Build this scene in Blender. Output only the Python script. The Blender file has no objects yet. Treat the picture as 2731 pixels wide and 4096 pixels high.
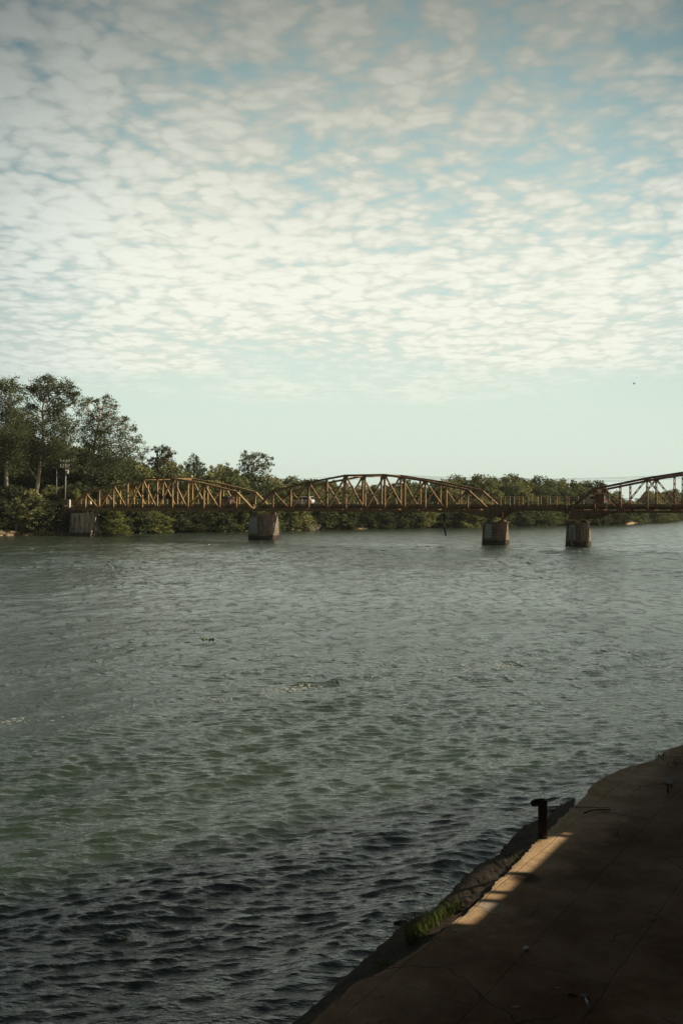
import bpy, bmesh, math, random
import numpy as np
from mathutils import Vector, Matrix
random.seed(7); rng = np.random.default_rng(11)
sc = bpy.context.scene
col = sc.collection
R = math.radians
PX, HY, FP, EYE = 1365.5, 2016.0, 3982.0, 6.215     # picture centre, horizon row, focal length in px, eye height (m)
def G(px, py, z=0.0):            # where a sight line meets the level z
    Y = FP * (EYE - z) / (py - HY)
    return Vector(((px - PX) / FP * Y, Y, z))
def D(px, py, Y):                # the point seen at px, py at distance Y
    return Vector(((px - PX) / FP * Y, Y, EYE + (HY - py) / FP * Y))

# ------------------------------------------------------------------ helpers
def tag(o, label=None, cat=None, group=None, kind=None):
    if label: o['label'] = label
    if cat: o['category'] = cat
    if group: o['group'] = group
    if kind: o['kind'] = kind
    return o
ROOT = {}
def empty(name, loc, label, cat, group=None):
    o = bpy.data.objects.new(name, None); col.objects.link(o)
    o.location = loc; o.empty_display_size = .3
    ROOT[o.name] = Vector(loc)
    return tag(o, label, cat, group)
class MB:
    def __init__(s): s.v = []; s.f = []
    def add(s, v, f):
        n = len(s.v); s.v += [Vector(p) for p in v]; s.f += [tuple(i + n for i in q) for q in f]; return s
    def hexa(s, p):              # 8 corners: bottom 4 ccw, top 4 ccw
        return s.add(p, [(3,2,1,0),(4,5,6,7),(0,1,5,4),(1,2,6,5),(2,3,7,6),(3,0,4,7)])
    def box(s, a, b):
        x0,y0,z0 = a; x1,y1,z1 = b
        return s.hexa([(x0,y0,z0),(x1,y0,z0),(x1,y1,z0),(x0,y1,z0),(x0,y0,z1),(x1,y0,z1),(x1,y1,z1),(x0,y1,z1)])
    def bar(s, a, b, w, h, side=None):   # rectangular bar a->b; w along 'side', h across
        a = Vector(a); b = Vector(b); d = (b - a).normalized()
        sd = Vector(side) if side is not None else Vector((0,0,1)).cross(d)
        if sd.length < 1e-6: sd = Vector((1,0,0))
        sd = (sd - d * sd.dot(d)).normalized(); up = d.cross(sd)
        c = [sd*(-w/2)+up*(-h/2), sd*(w/2)+up*(-h/2), sd*(w/2)+up*(h/2), sd*(-w/2)+up*(h/2)]
        return s.hexa([a+q for q in c] + [b+q for q in c])
    def tube(s, pts, r, n=8, cap=True):
        pts = [Vector(p) for p in pts]; rr = r if isinstance(r, (list, tuple)) else [r]*len(pts)
        base = len(s.v); ref = None
        for i, p in enumerate(pts):
            d = (pts[min(i+1, len(pts)-1)] - pts[max(i-1, 0)]).normalized()
            if ref is None: ref = Vector((1,0,0)) if abs(d.x) < .8 else Vector((0,1,0))
            u = (ref - d*ref.dot(d)).normalized(); w = d.cross(u); ref = u
            for k in range(n):
                a = 2*math.pi*k/n; s.v.append(p + (u*math.cos(a) + w*math.sin(a))*rr[i])
        for i in range(len(pts)-1):
            for k in range(n):
                a = base+i*n+k; b = base+i*n+(k+1) % n
                s.f.append((a, b, b+n, a+n))
        if cap:
            s.f.append(tuple(base+k for k in reversed(range(n)))); s.f.append(tuple(base+(len(pts)-1)*n+k for k in range(n)))
        return s
    def prism(s, poly, fn, w0, w1):      # poly of (a,b), fn(a,b,w)->xyz
        n = len(poly)
        v = [fn(a, b, w0) for a, b in poly] + [fn(a, b, w1) for a, b in poly]
        return s.add(v, [tuple(range(n)), tuple(range(2*n-1, n-1, -1))] + [(i, i+n, (i+1) % n+n, (i+1) % n) for i in range(n)])
    def build(s, name, mat, parent=None, smooth=False, bevel=0, label=None, recalc=True):
        me = bpy.data.meshes.new(name)
        off = Vector((0,0,0)); p = parent
        while p is not None and p.parent is not None: p = p.parent
        if p is not None: off = ROOT.get(p.name, off)
        me.from_pydata([tuple(v - off) for v in s.v], [], s.f)
        if recalc:
            bm = bmesh.new(); bm.from_mesh(me); bmesh.ops.recalc_face_normals(bm, faces=bm.faces)
            if bevel: bmesh.ops.bevel(bm, geom=bm.edges[:], offset=bevel, segments=1, affect='EDGES')
            bm.to_mesh(me); bm.free()
        if smooth:
            me.polygons.foreach_set('use_smooth', [True]*len(me.polygons))
        me.materials.append(mat)
        o = bpy.data.objects.new(name, me); col.objects.link(o)
        if parent is not None: o.parent = parent
        if label: o['label'] = label
        return o
def mesh_np(name, V, F, mat, parent=None, smooth=False):
    me = bpy.data.meshes.new(name); n = len(V); m = len(F); k = F.shape[1]
    me.vertices.add(n); me.vertices.foreach_set('co', np.ascontiguousarray(V, dtype=np.float32).ravel())
    me.loops.add(m*k); me.loops.foreach_set('vertex_index', np.ascontiguousarray(F, dtype=np.int32).ravel())
    me.polygons.add(m); me.polygons.foreach_set('loop_start', np.arange(0, m*k, k, dtype=np.int32))
    me.polygons.foreach_set('loop_total', np.full(m, k, dtype=np.int32))
    me.polygons.foreach_set('use_smooth', np.full(m, smooth))
    me.update(calc_edges=True); me.validate()
    me.materials.append(mat)
    o = bpy.data.objects.new(name, me); col.objects.link(o)
    if parent is not None: o.parent = parent
    return o

# ------------------------------------------------------------------ node helper
class NT:
    def __init__(s, tree): s.t = tree; s.n = tree.nodes; s.l = tree.links
    def new(s, typ, ins=None, **kw):
        nd = s.n.new(typ)
        for k, v in kw.items(): setattr(nd, k, v)
        for k, v in (ins or {}).items(): s.put(nd.inputs[k], v)
        return nd
    def put(s, sock, v):
        if hasattr(v, 'links') and hasattr(v, 'node'): s.l.new(v, sock)
        elif isinstance(v, bpy.types.Node): s.l.new(v.outputs[0], sock)
        else:
            if isinstance(v, (tuple, list)) and len(v) == 3 and sock.type == 'RGBA': v = (*v, 1)
            sock.default_value = v
    def m(s, op, a, b=0.0, c=0.0, clamp=False):
        return s.new('ShaderNodeMath', {0: a, 1: b, 2: c}, operation=op, use_clamp=clamp).outputs[0]
    def ss(s, x, a, b, o0=0.0, o1=1.0):
        return s.new('ShaderNodeMapRange', {0: x, 1: a, 2: b, 3: o0, 4: o1}, interpolation_type='SMOOTHSTEP').outputs[0]
    def lin(s, x, a, b, o0=0.0, o1=1.0):
        return s.new('ShaderNodeMapRange', {0: x, 1: a, 2: b, 3: o0, 4: o1}).outputs[0]
    def mix(s, f, a, b, blend='MIX'):
        nd = s.n.new('ShaderNodeMix'); nd.data_type = 'RGBA'; nd.blend_type = blend; nd.clamp_factor = True
        s.put(nd.inputs[0], f); s.put(nd.inputs[6], a); s.put(nd.inputs[7], b); return nd.outputs[2]
    def noise(s, vec, scale, detail=4, rough=.55, dist=0.0, out=0):
        return s.new('ShaderNodeTexNoise', {'Vector': vec, 'Scale': scale, 'Detail': detail, 'Roughness': rough, 'Distortion': dist}).outputs[out]
    def vmath(s, op, a, b=(0,0,0)):
        nd = s.n.new('ShaderNodeVectorMath'); nd.operation = op; s.put(nd.inputs[0], a)
        if op == 'SCALE': s.put(nd.inputs[3], b)
        else: s.put(nd.inputs[1], b)
        return nd.outputs['Value'] if op in ('DOT_PRODUCT', 'LENGTH', 'DISTANCE') else nd.outputs[0]
def material(name):
    m = bpy.data.materials.new(name); m.use_nodes = True; t = NT(m.node_tree)
    b = m.node_tree.nodes['Principled BSDF']
    geo = t.new('ShaderNodeNewGeometry').outputs['Position']
    obj = t.new('ShaderNodeTexCoord').outputs['Object']
    return m, t, b, geo, obj
def simple(name, c0, c1, rough=.7, scale=3.0, bump=.0, metal=0.0, stain=None, stain_amt=.5, spec=.35):
    m, t, b, P, O = material(name)
    n = t.noise(P, scale, 5, .6)
    c = t.mix(t.ss(n, .35, .65), c0, c1)
    if stain:
        n2 = t.noise(t.vmath('MULTIPLY', P, (1.3, 1.3, .35)), 1.1, 6, .65)
        c = t.mix(t.ss(n2, .5, .68, 0, stain_amt), c, stain)
    t.put(b.inputs['Base Color'], c); b.inputs['Roughness'].default_value = rough; b.inputs['Metallic'].default_value = metal
    b.inputs['Specular IOR Level'].default_value = spec
    if bump:
        bp = t.new('ShaderNodeBump', {'Height': t.noise(P, scale*4, 5, .6), 'Strength': bump, 'Distance': .05})
        t.put(b.inputs['Normal'], bp.outputs[0])
    return m
M = {}
M['ochre'] = simple('ochre_paint', (.32,.205,.092), (.405,.27,.125), .62, .8, stain=(.13,.055,.025), stain_amt=.8)
M['brown'] = simple('brown_paint', (.25,.155,.075), (.31,.20,.105), .62, .8, stain=(.10,.042,.022), stain_amt=.8)
M['maroon'] = simple('maroon_paint', (.19,.085,.05), (.24,.12,.065), .62, .8, stain=(.07,.032,.02), stain_amt=.8)
M['girder'] = simple('girder_paint', (.20,.13,.075), (.25,.17,.10), .65, .7, stain=(.07,.04,.025), stain_amt=.7)
M['pale_paint'] = simple('pale_paint', (.44,.34,.21), (.52,.42,.27), .6, 2)
M['asphalt'] = simple('asphalt', (.05,.05,.048), (.07,.066,.06), .9, 4)
M['kerb'] = simple('kerb_concrete', (.26,.19,.12), (.33,.25,.16), .85, 1.2, stain=(.09,.06,.04), stain_amt=.7)
M['white_wall'] = simple('white_wall', (.62,.58,.5), (.72,.68,.6), .8, 1.5, stain=(.2,.16,.12), stain_amt=.4)
M['galv'] = simple('galvanised', (.42,.43,.42), (.55,.56,.54), .5, 6, metal=.2)
M['pole'] = simple('pole_concrete', (.27,.26,.24), (.34,.33,.30), .8, 3)
M['cable'] = simple('cable_black', (.03,.03,.03), (.04,.04,.04), .6)
M['black'] = simple('black_plastic', (.012,.012,.014), (.02,.02,.022), .45)
M['yellow'] = simple('yellow_plastic', (.40,.26,.03), (.46,.31,.05), .5)
M['rustpipe'] = simple('rusty_black_pipe', (.012,.009,.007), (.024,.015,.010), .7, 12, bump=.5, stain=(.05,.022,.010), stain_amt=.6)
M['plank'] = simple('hut_planks', (.20,.10,.05), (.26,.14,.07), .8, 2, stain=(.08,.04,.02), stain_amt=.5)
M['roofsheet'] = simple('roof_sheet', (.6,.48,.36), (.7,.58,.45), .6, 3)
M['tyre'] = simple('tyre', (.015,.015,.015), (.02,.02,.02), .85)
M['rim'] = simple('rim', (.4,.4,.4), (.5,.5,.5), .35, metal=.8)
M['glass'] = simple('car_glass', (.02,.025,.03), (.03,.035,.04), .08, spec=.6)
M['carwhite'] = simple('white_car_paint', (.74,.74,.72), (.78,.78,.76), .3)
M['cardark'] = simple('dark_car_paint', (.10,.09,.10), (.12,.11,.12), .25, metal=.3, spec=.6)
M['carsilver'] = simple('silver_car_paint', (.48,.50,.50), (.54,.55,.55), .3, metal=.3)
M['lamp'] = simple('lamp_lens', (.7,.7,.66), (.8,.8,.76), .15)
M['tail'] = simple('tail_lens', (.4,.02,.01), (.5,.03,.02), .2)
M['bark_pale'] = simple('eucalyptus_bark', (.42,.38,.31), (.56,.52,.44), .85, 1.0, stain=(.18,.13,.09), stain_amt=.8)
M['bark'] = simple('dark_bark', (.10,.075,.05), (.17,.13,.09), .9, 1.5)
M['ivy_bark'] = simple('red_brown_bark', (.22,.09,.05), (.28,.13,.07), .9, 1.5)
M['litter_white'] = simple('litter_paper', (.62,.68,.68), (.75,.8,.8), .7, 20)
M['leaf_dry'] = simple('dry_leaf', (.36,.22,.06), (.45,.3,.1), .7, 20)
M['wall_bldg'] = simple('building_plaster', (.10,.085,.065), (.13,.11,.085), .9, .8)
M['roof_bldg'] = simple('building_roof_tiles', (.14,.07,.045), (.19,.10,.06), .85, 1.4)
M['feather'] = simple('dark_feather', (.03,.03,.035), (.045,.045,.05), .8, 20)
M['plate'] = simple('worn_plate', (.085,.07,.05), (.12,.10,.075), .8, 10)
M['plastic_grey'] = simple('grey_plastic', (.13,.135,.15), (.18,.185,.20), .5, 10)

def foliage(name, dark, mid, light, rscale=.35):
    m, t, b, P, O = material(name)
    rnd = t.new('ShaderNodeObjectInfo').outputs['Random']
    n1 = t.noise(P, .45, 3, .6); n2 = t.noise(P, 3.0, 2, .6)
    k = t.m('ADD', t.m('MULTIPLY', n1, .62), t.m('MULTIPLY', n2, .38))
    k = t.m('ADD', k, t.m('MULTIPLY', t.m('SUBTRACT', rnd, .5), rscale))
    c = t.mix(t.ss(k, .30, .52), dark, mid); c = t.mix(t.ss(k, .52, .74), c, light)
    t.put(b.inputs['Base Color'], c); b.inputs['Roughness'].default_value = .6; b.inputs['Specular IOR Level'].default_value = .25
    tr = t.new('ShaderNodeBsdfTranslucent', {'Color': t.mix(.5, c, (.12,.15,.03))})
    ms = t.new('ShaderNodeMixShader', {0: .38, 1: b.outputs[0], 2: tr.outputs[0]})
    t.put(t.n['Material Output'].inputs[0], ms.outputs[0])
    return m
M['leaf_euc'] = foliage('eucalyptus_leaves', (.046,.060,.028), (.098,.120,.050), (.19,.205,.088), .1)
M['leaf_green'] = foliage('bank_leaves', (.064,.086,.036), (.165,.188,.072), (.33,.325,.14), .5)
M['leaf_bright'] = foliage('bright_leaves', (.11,.135,.04), (.19,.21,.06), (.30,.30,.10), .1)
M['leaf_dark'] = foliage('dark_leaves', (.034,.046,.026), (.068,.084,.040), (.12,.135,.060), .2)
M['leaf_far'] = foliage('distant_leaves', (.07,.085,.06), (.10,.12,.08), (.14,.155,.10), .3)
M['grass'] = foliage('fresh_grass', (.05,.072,.018), (.10,.128,.032), (.19,.205,.065), .1)

# ------------------------------------------------------------------ bridge frame
BO = Vector((-53.172, 196.240, 0)); TH = .5174
BL = Vector((math.cos(TH), -math.sin(TH), 0)); BT = Vector((math.sin(TH), math.cos(TH), 0))
def B(s, t, z): return BO + BL*s + BT*t + Vector((0,0,z))
WB = 5.86
def s_at(px, t):                # station whose point at offset t is seen in column px
    k = (px - PX)/FP; P = BO + BT*t
    return (k*P.y - P.x)/(BL.x - k*BL.y)

def laced(mb, a, b, w=.26, dep=.28, strip=.075, step=.85):
    a = Vector(a); b = Vector(b); d = (b-a).normalized(); sd = BT.cross(d).normalized()
    for k in (-1, 1):
        o = sd*(w/2 - strip/2)*k; mb.bar(a+o, b+o, strip, dep, sd)
    L = (b-a).length; n = max(2, int(L/step))
    for i in range(n+1):
        c = a + d*(L*(i+.5)/(n+1))
        for q in (-1, 1):
            mb.bar(c - d*.13 + BT*q*(dep/2-.008), c + d*.13 + BT*q*(dep/2-.008), w*.92, .02, sd)

TOPZ = {1: 8.38, 3: 9.86, 5: 10.95, 7: 10.95, 9: 9.86, 11: 8.38}
def topz(u):
    if u in TOPZ: return TOPZ[u]
    return (TOPZ[u-1] + TOPZ[u+1])/2
BZ = 5.09
def truss_span(s0, p, mat, label, post_skip=(), tilt=None):
    root = empty('truss_bridge_span', B(s0, 0, BZ-.2), label, 'bridge span', 'truss spans of the road bridge')
    n = 12
    for t in (0.0, WB):
        mb = MB(); mb.bar(B(s0+.25, t, BZ), B(s0+n*p-.25, t, BZ), .34, .25, BT)
        mb.bar(B(s0+.25, t, BZ+.15), B(s0+n*p-.25, t, BZ+.15), .42, .03, BT)
        mb.build('bottom_chord', mat, root)
        mb = MB(); pts = [(0, BZ+.15)] + [(u, TOPZ[u]) for u in (1,3,5,7,9,11)] + [(12, BZ+.15)]
        for (u0, z0), (u1, z1) in zip(pts, pts[1:]):
            a = B(s0+u0*p, t, z0); b = B(s0+u1*p, t, z1); d = (b-a).normalized(); up = d.cross(BT)
            if up.z < 0: up = -up
            e = d*.06
            mb.bar(a-e, b+e, .32, .27, BT); mb.bar(a-e+up*.151, b+e+up*.151, .46, .03, BT)
        for u in (1,3,5,7,9,11):   # gussets
            for q in (-1, 1):
                mb.bar(B(s0+u*p-.38, t+q*.175, TOPZ[u]-.1), B(s0+u*p+.38, t+q*.175, TOPZ[u]-.1), .025, .5, BT)
        mb.build('top_chord', mat, root)
        for u in range(1, n):
            zt = topz(u) - .12
            mb = MB(); laced(mb, B(s0+u*p, t, BZ+.1), B(s0+u*p, t, zt), .27, .27)
            mb.build('vertical_post', mat, root)
            zu = TOPZ.get(u)
        for u in range(1, n, 2):
            for du in (-1, 1):
                if (u+du) in (0, 12): continue
                a = B(s0+(u+du)*p - du*.1, t, BZ+.15); b = B(s0+u*p + du*.12, t, TOPZ[u]-.15)
                mb = MB(); laced(mb, a, b, .25, .24, .07, 1.1)
                mb.build('diagonal', mat, root)
        for u in range(0, n+1, 2):  # gusset plates at the foot
            mb = MB()
            for q in (-1, 1):
                mb.bar(B(s0+u*p-(.5 if u else 0), t+q*.19, BZ+.22), B(s0+u*p+(.5 if u < n else 0), t+q*.19, BZ+.22), .025, .5, BT)
            mb.build('gusset_plate', mat, root)
    for u in range(0, n+1):
        s = s0+u*p + (.2 if u == 0 else -.2 if u == n else 0)
        mb = MB(); mb.bar(B(s, .2, 5.5), B(s, WB-.2, 5.5), .03, .62, BL)
        mb.bar(B(s, .2, 5.81), B(s, WB-.2, 5.81), .26, .03, BL); mb.bar(B(s, .2, 5.19), B(s, WB-.2, 5.19), .26, .03, BL)
        mb.build('floor_beam', mat, root)
    mb = MB()
    for t in (1.1, 2.3, 3.5, 4.7): mb.bar(B(s0+.05, t, 5.64), B(s0+n*p-.05, t, 5.64), .14, .36, BT)
    mb.build('stringer', mat, root)
    for t in (.38, WB-.38):
        mb = MB(); mb.bar(B(s0+.03, t, 6.0), B(s0+n*p-.03, t, 6.0), .16, .30, BT)
        mb.bar(B(s0+.03, t, 6.165), B(s0+n*p-.03, t, 6.165), .30, .035, BT)
        mb.build('edge_beam', M['kerb'], root)
    mb = MB(); mb.bar(B(s0+.03, WB/2, 5.93), B(s0+n*p-.03, WB/2, 5.93), WB-.92, .16, BT)
    mb.build('road_deck', M['asphalt'], root)
    for t in (.5, WB-.5):
        mb = MB()
        for z in (6.62, 7.0): mb.tube([B(s0+.1, t, z), B(s0+n*p-.1, t, z)], .018, 5)
        rail = mb.build('guard_rail', mat, root)
        for u in range(n):
            if (u, t < 1) in post_skip: continue
            lean = tilt.get((u, t < 1), 0) if tilt else 0
            a = B(s0+(u+.55)*p, t, 6.15); mb = MB(); mb.bar(a, a + Vector((0,0,.98)) + BL*lean, .085, .085, BT)
            mb.build('rail_post', M['pale_paint'], rail)
    for u in (5, 6, 7):
        z = topz(u)
        mb = MB(); mb.bar(B(s0+u*p, .16, z-.02), B(s0+u*p, WB-.16, z-.02), .2, .22, BL); mb.build('portal_strut', mat, root)
    for u0, u1 in ((5, 6), (6, 7)):
        mb = MB()
        mb.bar(B(s0+u0*p, .2, TOPZ[5]-.02), B(s0+u1*p, WB-.2, TOPZ[5]-.02), .1, .08); mb.bar(B(s0+u1*p, .2, TOPZ[5]-.12), B(s0+u0*p, WB-.2, TOPZ[5]-.12), .1, .08)
        mb.build('top_bracing', mat, root)
    return root
span1 = truss_span(.15, 3.6, M['ochre'], 'ochre steel truss span at the left end, over the dark car', tilt={(9, True): .1})
span2 = truss_span(43.9, 3.62, M['brown'], 'brown steel truss span in the middle, carrying the white estate car', tilt={(7, True): -.22, (8, True): .3})
span3 = truss_span(99.75, 3.76, M['maroon'], 'dark maroon truss span leaving the right edge, beside the plank hut')
G2END = 43.9 + 12*3.62
for (px, py, w, h, rt) in ((609, 1909, 1.0, .30, WB), (753, 1913, 1.9, .24, .6)):   # pale boards above the first span
    s = s_at(px, rt); mb = MB(); mb.bar(B(s-w/2, rt, 11.26), B(s+w/2, rt, 11.26), .5, h, BT)
    mb.bar(B(s-w*.3, rt, 11.06), B(s-w*.3, rt, 11.16), .06, .06, BT); mb.bar(B(s+w*.3, rt, 11.06), B(s+w*.3, rt, 11.16), .06, .06, BT)
    mb.build('clearance_board', M['pale_paint'], span1)

# haunched girder span between the third and fourth pier
gs0, gs1 = G2END + .05, 99.70
g = empty('girder_bridge_span', B(gs0, 0, 4.2), 'low haunched plate girder span between the two right piers, no truss', 'bridge span')
P3, P4 = s_at(1968, -.2)-.15, s_at(2305, -.2)-.35
def soffit(s):
    mid = (P3+P4)/2; half = (P4-P3)/2; k = abs(s-mid)/half
    return 5.22 - .18*k**2 - max(0, (k-.70)/.30)**1.6*1.15
for t in (.12, WB-.12):
    mb = MB(); N = 48; xs = [gs0 + (gs1-gs0)*i/N for i in range(N+1)]
    for a, b in zip(xs, xs[1:]):
        a_, b_ = B(a, t, 0), B(b, t, 0); z0, z1 = soffit(a), soffit(b)
        for (w, lo0, lo1, hi) in ((.04, z0, z1, 5.93), (.36, z0-.03, z1-.03, None)):
            h0 = hi if hi else lo0+.05; h1 = hi if hi else lo1+.05
            o = BT*(w/2)
            mb.hexa([a_-o+Vector((0,0,lo0)), b_-o+Vector((0,0,lo1)), b_+o+Vector((0,0,lo1)), a_+o+Vector((0,0,lo0)),
                     a_-o+Vector((0,0,h0)), b_-o+Vector((0,0,h1)), b_+o+Vector((0,0,h1)), a_+o+Vector((0,0,h0))])
    mb.build('plate_girder', M['girder'], g)
    sg = -1 if t < 1 else 1
    mb = MB(); mb.bar(B(gs0+.05, t+sg*.06, 5.56), B(gs1-.05, t+sg*.06, 5.56), .08, .06, BT)
    for i in range(10):
        s = gs0 + .6 + i*(gs1-gs0-1.2)/9
        mb.bar(B(s, t+sg*.08, soffit(s)+.06), B(s, t+sg*.08, 5.9), .12, .02, BT)
    mb.build('stiffener', M['girder'], g)
    mb = MB(); mb.bar(B(gs0, t+.2*(1 if t < 1 else -1), 6.02), B(gs1, t+.2*(1 if t < 1 else -1), 6.02), .2, .16, BT)
    mb.bar(B(gs0, t+.15*(1 if t < 1 else -1), 6.14), B(gs1, t+.15*(1 if t < 1 else -1), 6.14), .42, .05, BT)
    mb.build('edge_beam', M['kerb'], g)
mb = MB(); mb.bar(B(gs0, WB/2, 5.98), B(gs1, WB/2, 5.98), WB-.9, .14, BT); mb.build('road_deck', M['asphalt'], g)
for i in range(7):
    s = gs0+.4+i*(gs1-gs0-.8)/6
    mb = MB(); mb.bar(B(s, .16, 5.5), B(s, WB-.16, 5.5), .04, .5, BL); mb.bar(B(s, .16, 5.26), B(s, WB-.16, 5.26), .24, .03, BL); mb.build('floor_beam', M['girder'], g)
for t in (-.02, WB+.02):
    mb = MB()
    for z in (6.55, 6.95, 7.36): mb.tube([B(gs0+.1, t, z), B(gs1-.1, t, z)], .017, 5)
    rail = mb.build('guard_rail', M['ochre'], g)
    n = 8
    for i in range(n+1):
        s = gs0+.3 + i*(gs1-gs0-.6)/n; mb = MB(); mb.bar(B(s, t, 5.7), B(s, t, 7.45), .075, .075, BT)
        mb.build('rail_post', M['pale_paint'] if i % 3 else M['ochre'], rail)

# haunch brackets carried on to the truss ends
for (root, s0, sgn, L) in ((span2, G2END-.05, -1, 4.6), (span3, 99.8, 1, 4.9)):
    for t in (0.0, WB):
        mb = MB()
        zb = soffit(P3 if sgn < 0 else P4)
        c = P3 if sgn < 0 else P4
        poly = [(c-sgn*.0, zb), (c+sgn*L, 4.95), (s0, 4.95)] if False else [(s0, 4.96), (s0, zb+.05), (c+sgn*.25, zb+.02), (c+sgn*L, 4.96)]
        poly = [q for q in poly]
        mb.prism(poly, lambda a, b, w: B(a, t+w, b), -.05, .05)
        mb.bar(B(c+sgn*.25, t, zb), B(c+sgn*L, t, 4.93), .34, .05, BT)
        mb.build('haunch_bracket', M['girder'], root)

# ------------------------------------------------------------------ piers
def pier_mat(name, c0, c1, block, blue, line):
    m, t, b, P, O = material(name)
    n = t.noise(P, 1.3, 6, .65); c = t.mix(t.ss(n, .35, .7), c0, c1)
    # long run-down stains
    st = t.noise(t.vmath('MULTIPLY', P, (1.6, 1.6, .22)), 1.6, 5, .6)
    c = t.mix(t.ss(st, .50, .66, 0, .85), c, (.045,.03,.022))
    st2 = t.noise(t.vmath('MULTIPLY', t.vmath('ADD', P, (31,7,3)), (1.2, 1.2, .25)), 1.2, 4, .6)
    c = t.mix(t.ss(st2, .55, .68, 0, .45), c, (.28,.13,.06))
    sep = t.new('ShaderNodeSeparateXYZ', {0: P}); z = sep.outputs[2]
    # whitewashed patch that covers part of the nose only
    nrm = t.new('ShaderNodeNewGeometry').outputs['True Normal']
    face = t.m('GREATER_THAN', t.vmath('DOT_PRODUCT', nrm, tuple(-BT)), .8)
    edge = t.m('ADD', z, t.m('MULTIPLY', t.noise(P, 2.2, 4), 1.2))
    patch = t.m('MULTIPLY', face, t.m('MULTIPLY', t.ss(edge, 1.5, 1.7), t.ss(edge, line, line+.5, 1, 0)))
    c = t.mix(t.m('MULTIPLY', patch, blue), c, (.56,.60,.60))
    # damp tide mark near the water
    damp = t.ss(t.m('ADD', z, t.m('MULTIPLY', n, .5)), .75, 1.0, .8, 0)
    c = t.mix(damp, c, (.028,.022,.016))
    # masonry joints
    u = t.vmath('DOT_PRODUCT', P, tuple(BL + BT)); cv = t.new('ShaderNodeCombineXYZ', {0: u, 1: z, 2: 0}).outputs[0]
    br = t.new('ShaderNodeTexBrick', {'Vector': cv, 'Scale': 1.0, 'Mortar Size': .025, 'Mortar Smooth': .2, 'Brick Width': 1.1, 'Row Height': .45})
    c = t.mix(t.m('MULTIPLY', br.outputs['Fac'], block), c, (.05,.04,.032))
    t.put(b.inputs['Base Color'], c); b.inputs['Roughness'].default_value = .9; b.inputs['Specular IOR Level'].default_value = .2
    bp = t.new('ShaderNodeBump', {'Height': t.m('SUBTRACT', t.noise(P, 4, 6, .65), t.m('MULTIPLY', br.outputs['Fac'], block)), 'Strength': .6, 'Distance': .06})
    t.put(b.inputs['Normal'], bp.outputs[0])
    return m
PM1 = pier_mat('pier_masonry_pale', (.54,.50,.44), (.70,.65,.58), .45, .1, 4.4)
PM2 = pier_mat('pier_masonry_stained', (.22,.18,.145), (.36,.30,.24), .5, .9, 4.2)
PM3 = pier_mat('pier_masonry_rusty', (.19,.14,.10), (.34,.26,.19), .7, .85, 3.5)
def octa(s0, s1, t0, t1, c):
    return [(s0+c, t0), (s1-c, t0), (s1, t0+c), (s1, t1-c), (s1-c, t1), (s0+c, t1), (s0, t1-c), (s0, t0+c)]
def pier(name, sc_, d, t0, t1, ztop, c, mat, label, batter=.28, cap=.0, bearings=True, btop=4.95):
    root = empty('bridge_pier', B(sc_, (t0+t1)/2, 0), label, 'bridge pier', 'masonry piers of the road bridge')
    mb = MB(); zs = [-2.5, 0, ztop*.33, ztop*.66, ztop]; rings = []
    for z in zs:
        k = batter*(1 - max(z, -.5)/ztop); rings.append([B(s, t, z) for s, t in octa(sc_-d/2-k, sc_+d/2+k, t0-k*.6, t1+k*.6, c)])
    V = [p for r in rings for p in r]; F = []
    for i in range(len(zs)-1):
        for k in range(8): F.append((i*8+k, i*8+(k+1) % 8, (i+1)*8+(k+1) % 8, (i+1)*8+k))
    F.append(tuple(range(7, -1, -1))); F.append(tuple((len(zs)-1)*8+k for k in range(8)))
    mb.add(V, F); mb.build('pier_shaft', mat, root)
    if cap:
        mb = MB(); a = octa(sc_-d/2-.09, sc_+d/2+.09, t0-.09, t1+.09, c)
        mb.prism(a, lambda s, t, w: B(s, t, w), ztop+.003, ztop+cap); mb.build('pier_cap', mat, root)
    zz = ztop + cap
    for t in (0.0, WB):
        mb = MB()
        hs = [(.58, zz+.003), (.52, zz+.003+(btop-zz)*.25), (.13, btop-.08), (.13, btop-.02)]
        V = []; F = []
        for w, z in hs: V += [B(sc_-w, t-w*.62, z), B(sc_+w, t-w*.62, z), B(sc_+w, t+w*.62, z), B(sc_-w, t+w*.62, z)]
        for i in range(3):
            for k in range(4): F.append((i*4+k, i*4+(k+1) % 4, i*4+4+(k+1) % 4, i*4+4+k))
        F += [(3,2,1,0), (12,13,14,15)]
        mb.add(V, F); mb.build('bearing_pedestal', mat if ztop < 4 else M['girder'], root)
    return root
pier('p1', s_at(299, 0)+.1, 1.9, -.5, 6.3, 4.40, .45, PM1, 'pale grey masonry pier standing against the left bank', .35)
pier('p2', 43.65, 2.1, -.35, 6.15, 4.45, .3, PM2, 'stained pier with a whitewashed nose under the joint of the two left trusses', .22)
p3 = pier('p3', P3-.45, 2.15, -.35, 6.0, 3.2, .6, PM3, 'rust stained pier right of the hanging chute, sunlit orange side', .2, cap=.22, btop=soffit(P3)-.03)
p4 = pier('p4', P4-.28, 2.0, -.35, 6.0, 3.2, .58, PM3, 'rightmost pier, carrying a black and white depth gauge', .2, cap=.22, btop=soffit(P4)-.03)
# depth gauge on the rightmost pier
sg = s_at(2284, -.55)
mb = MB(); mb.bar(B(sg, -.58, .05), B(sg, -.44, 2.75), .34, .03, BL); gauge = mb.build('depth_gauge', simple('gauge_black', (.02,.02,.02), (.03,.03,.03), .6), p4)
for i in range(12):
    z = .12 + i*.215; k = -1 if i % 2 else 1; tt = -.605 + z*.14/2.7
    mb = MB(); mb.bar(B(sg+k*.08, tt, z), B(sg+k*.08, tt+.01, z+.2), .16, .012, BL); mb.build('gauge_mark', M['litter_white'], gauge)

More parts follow.
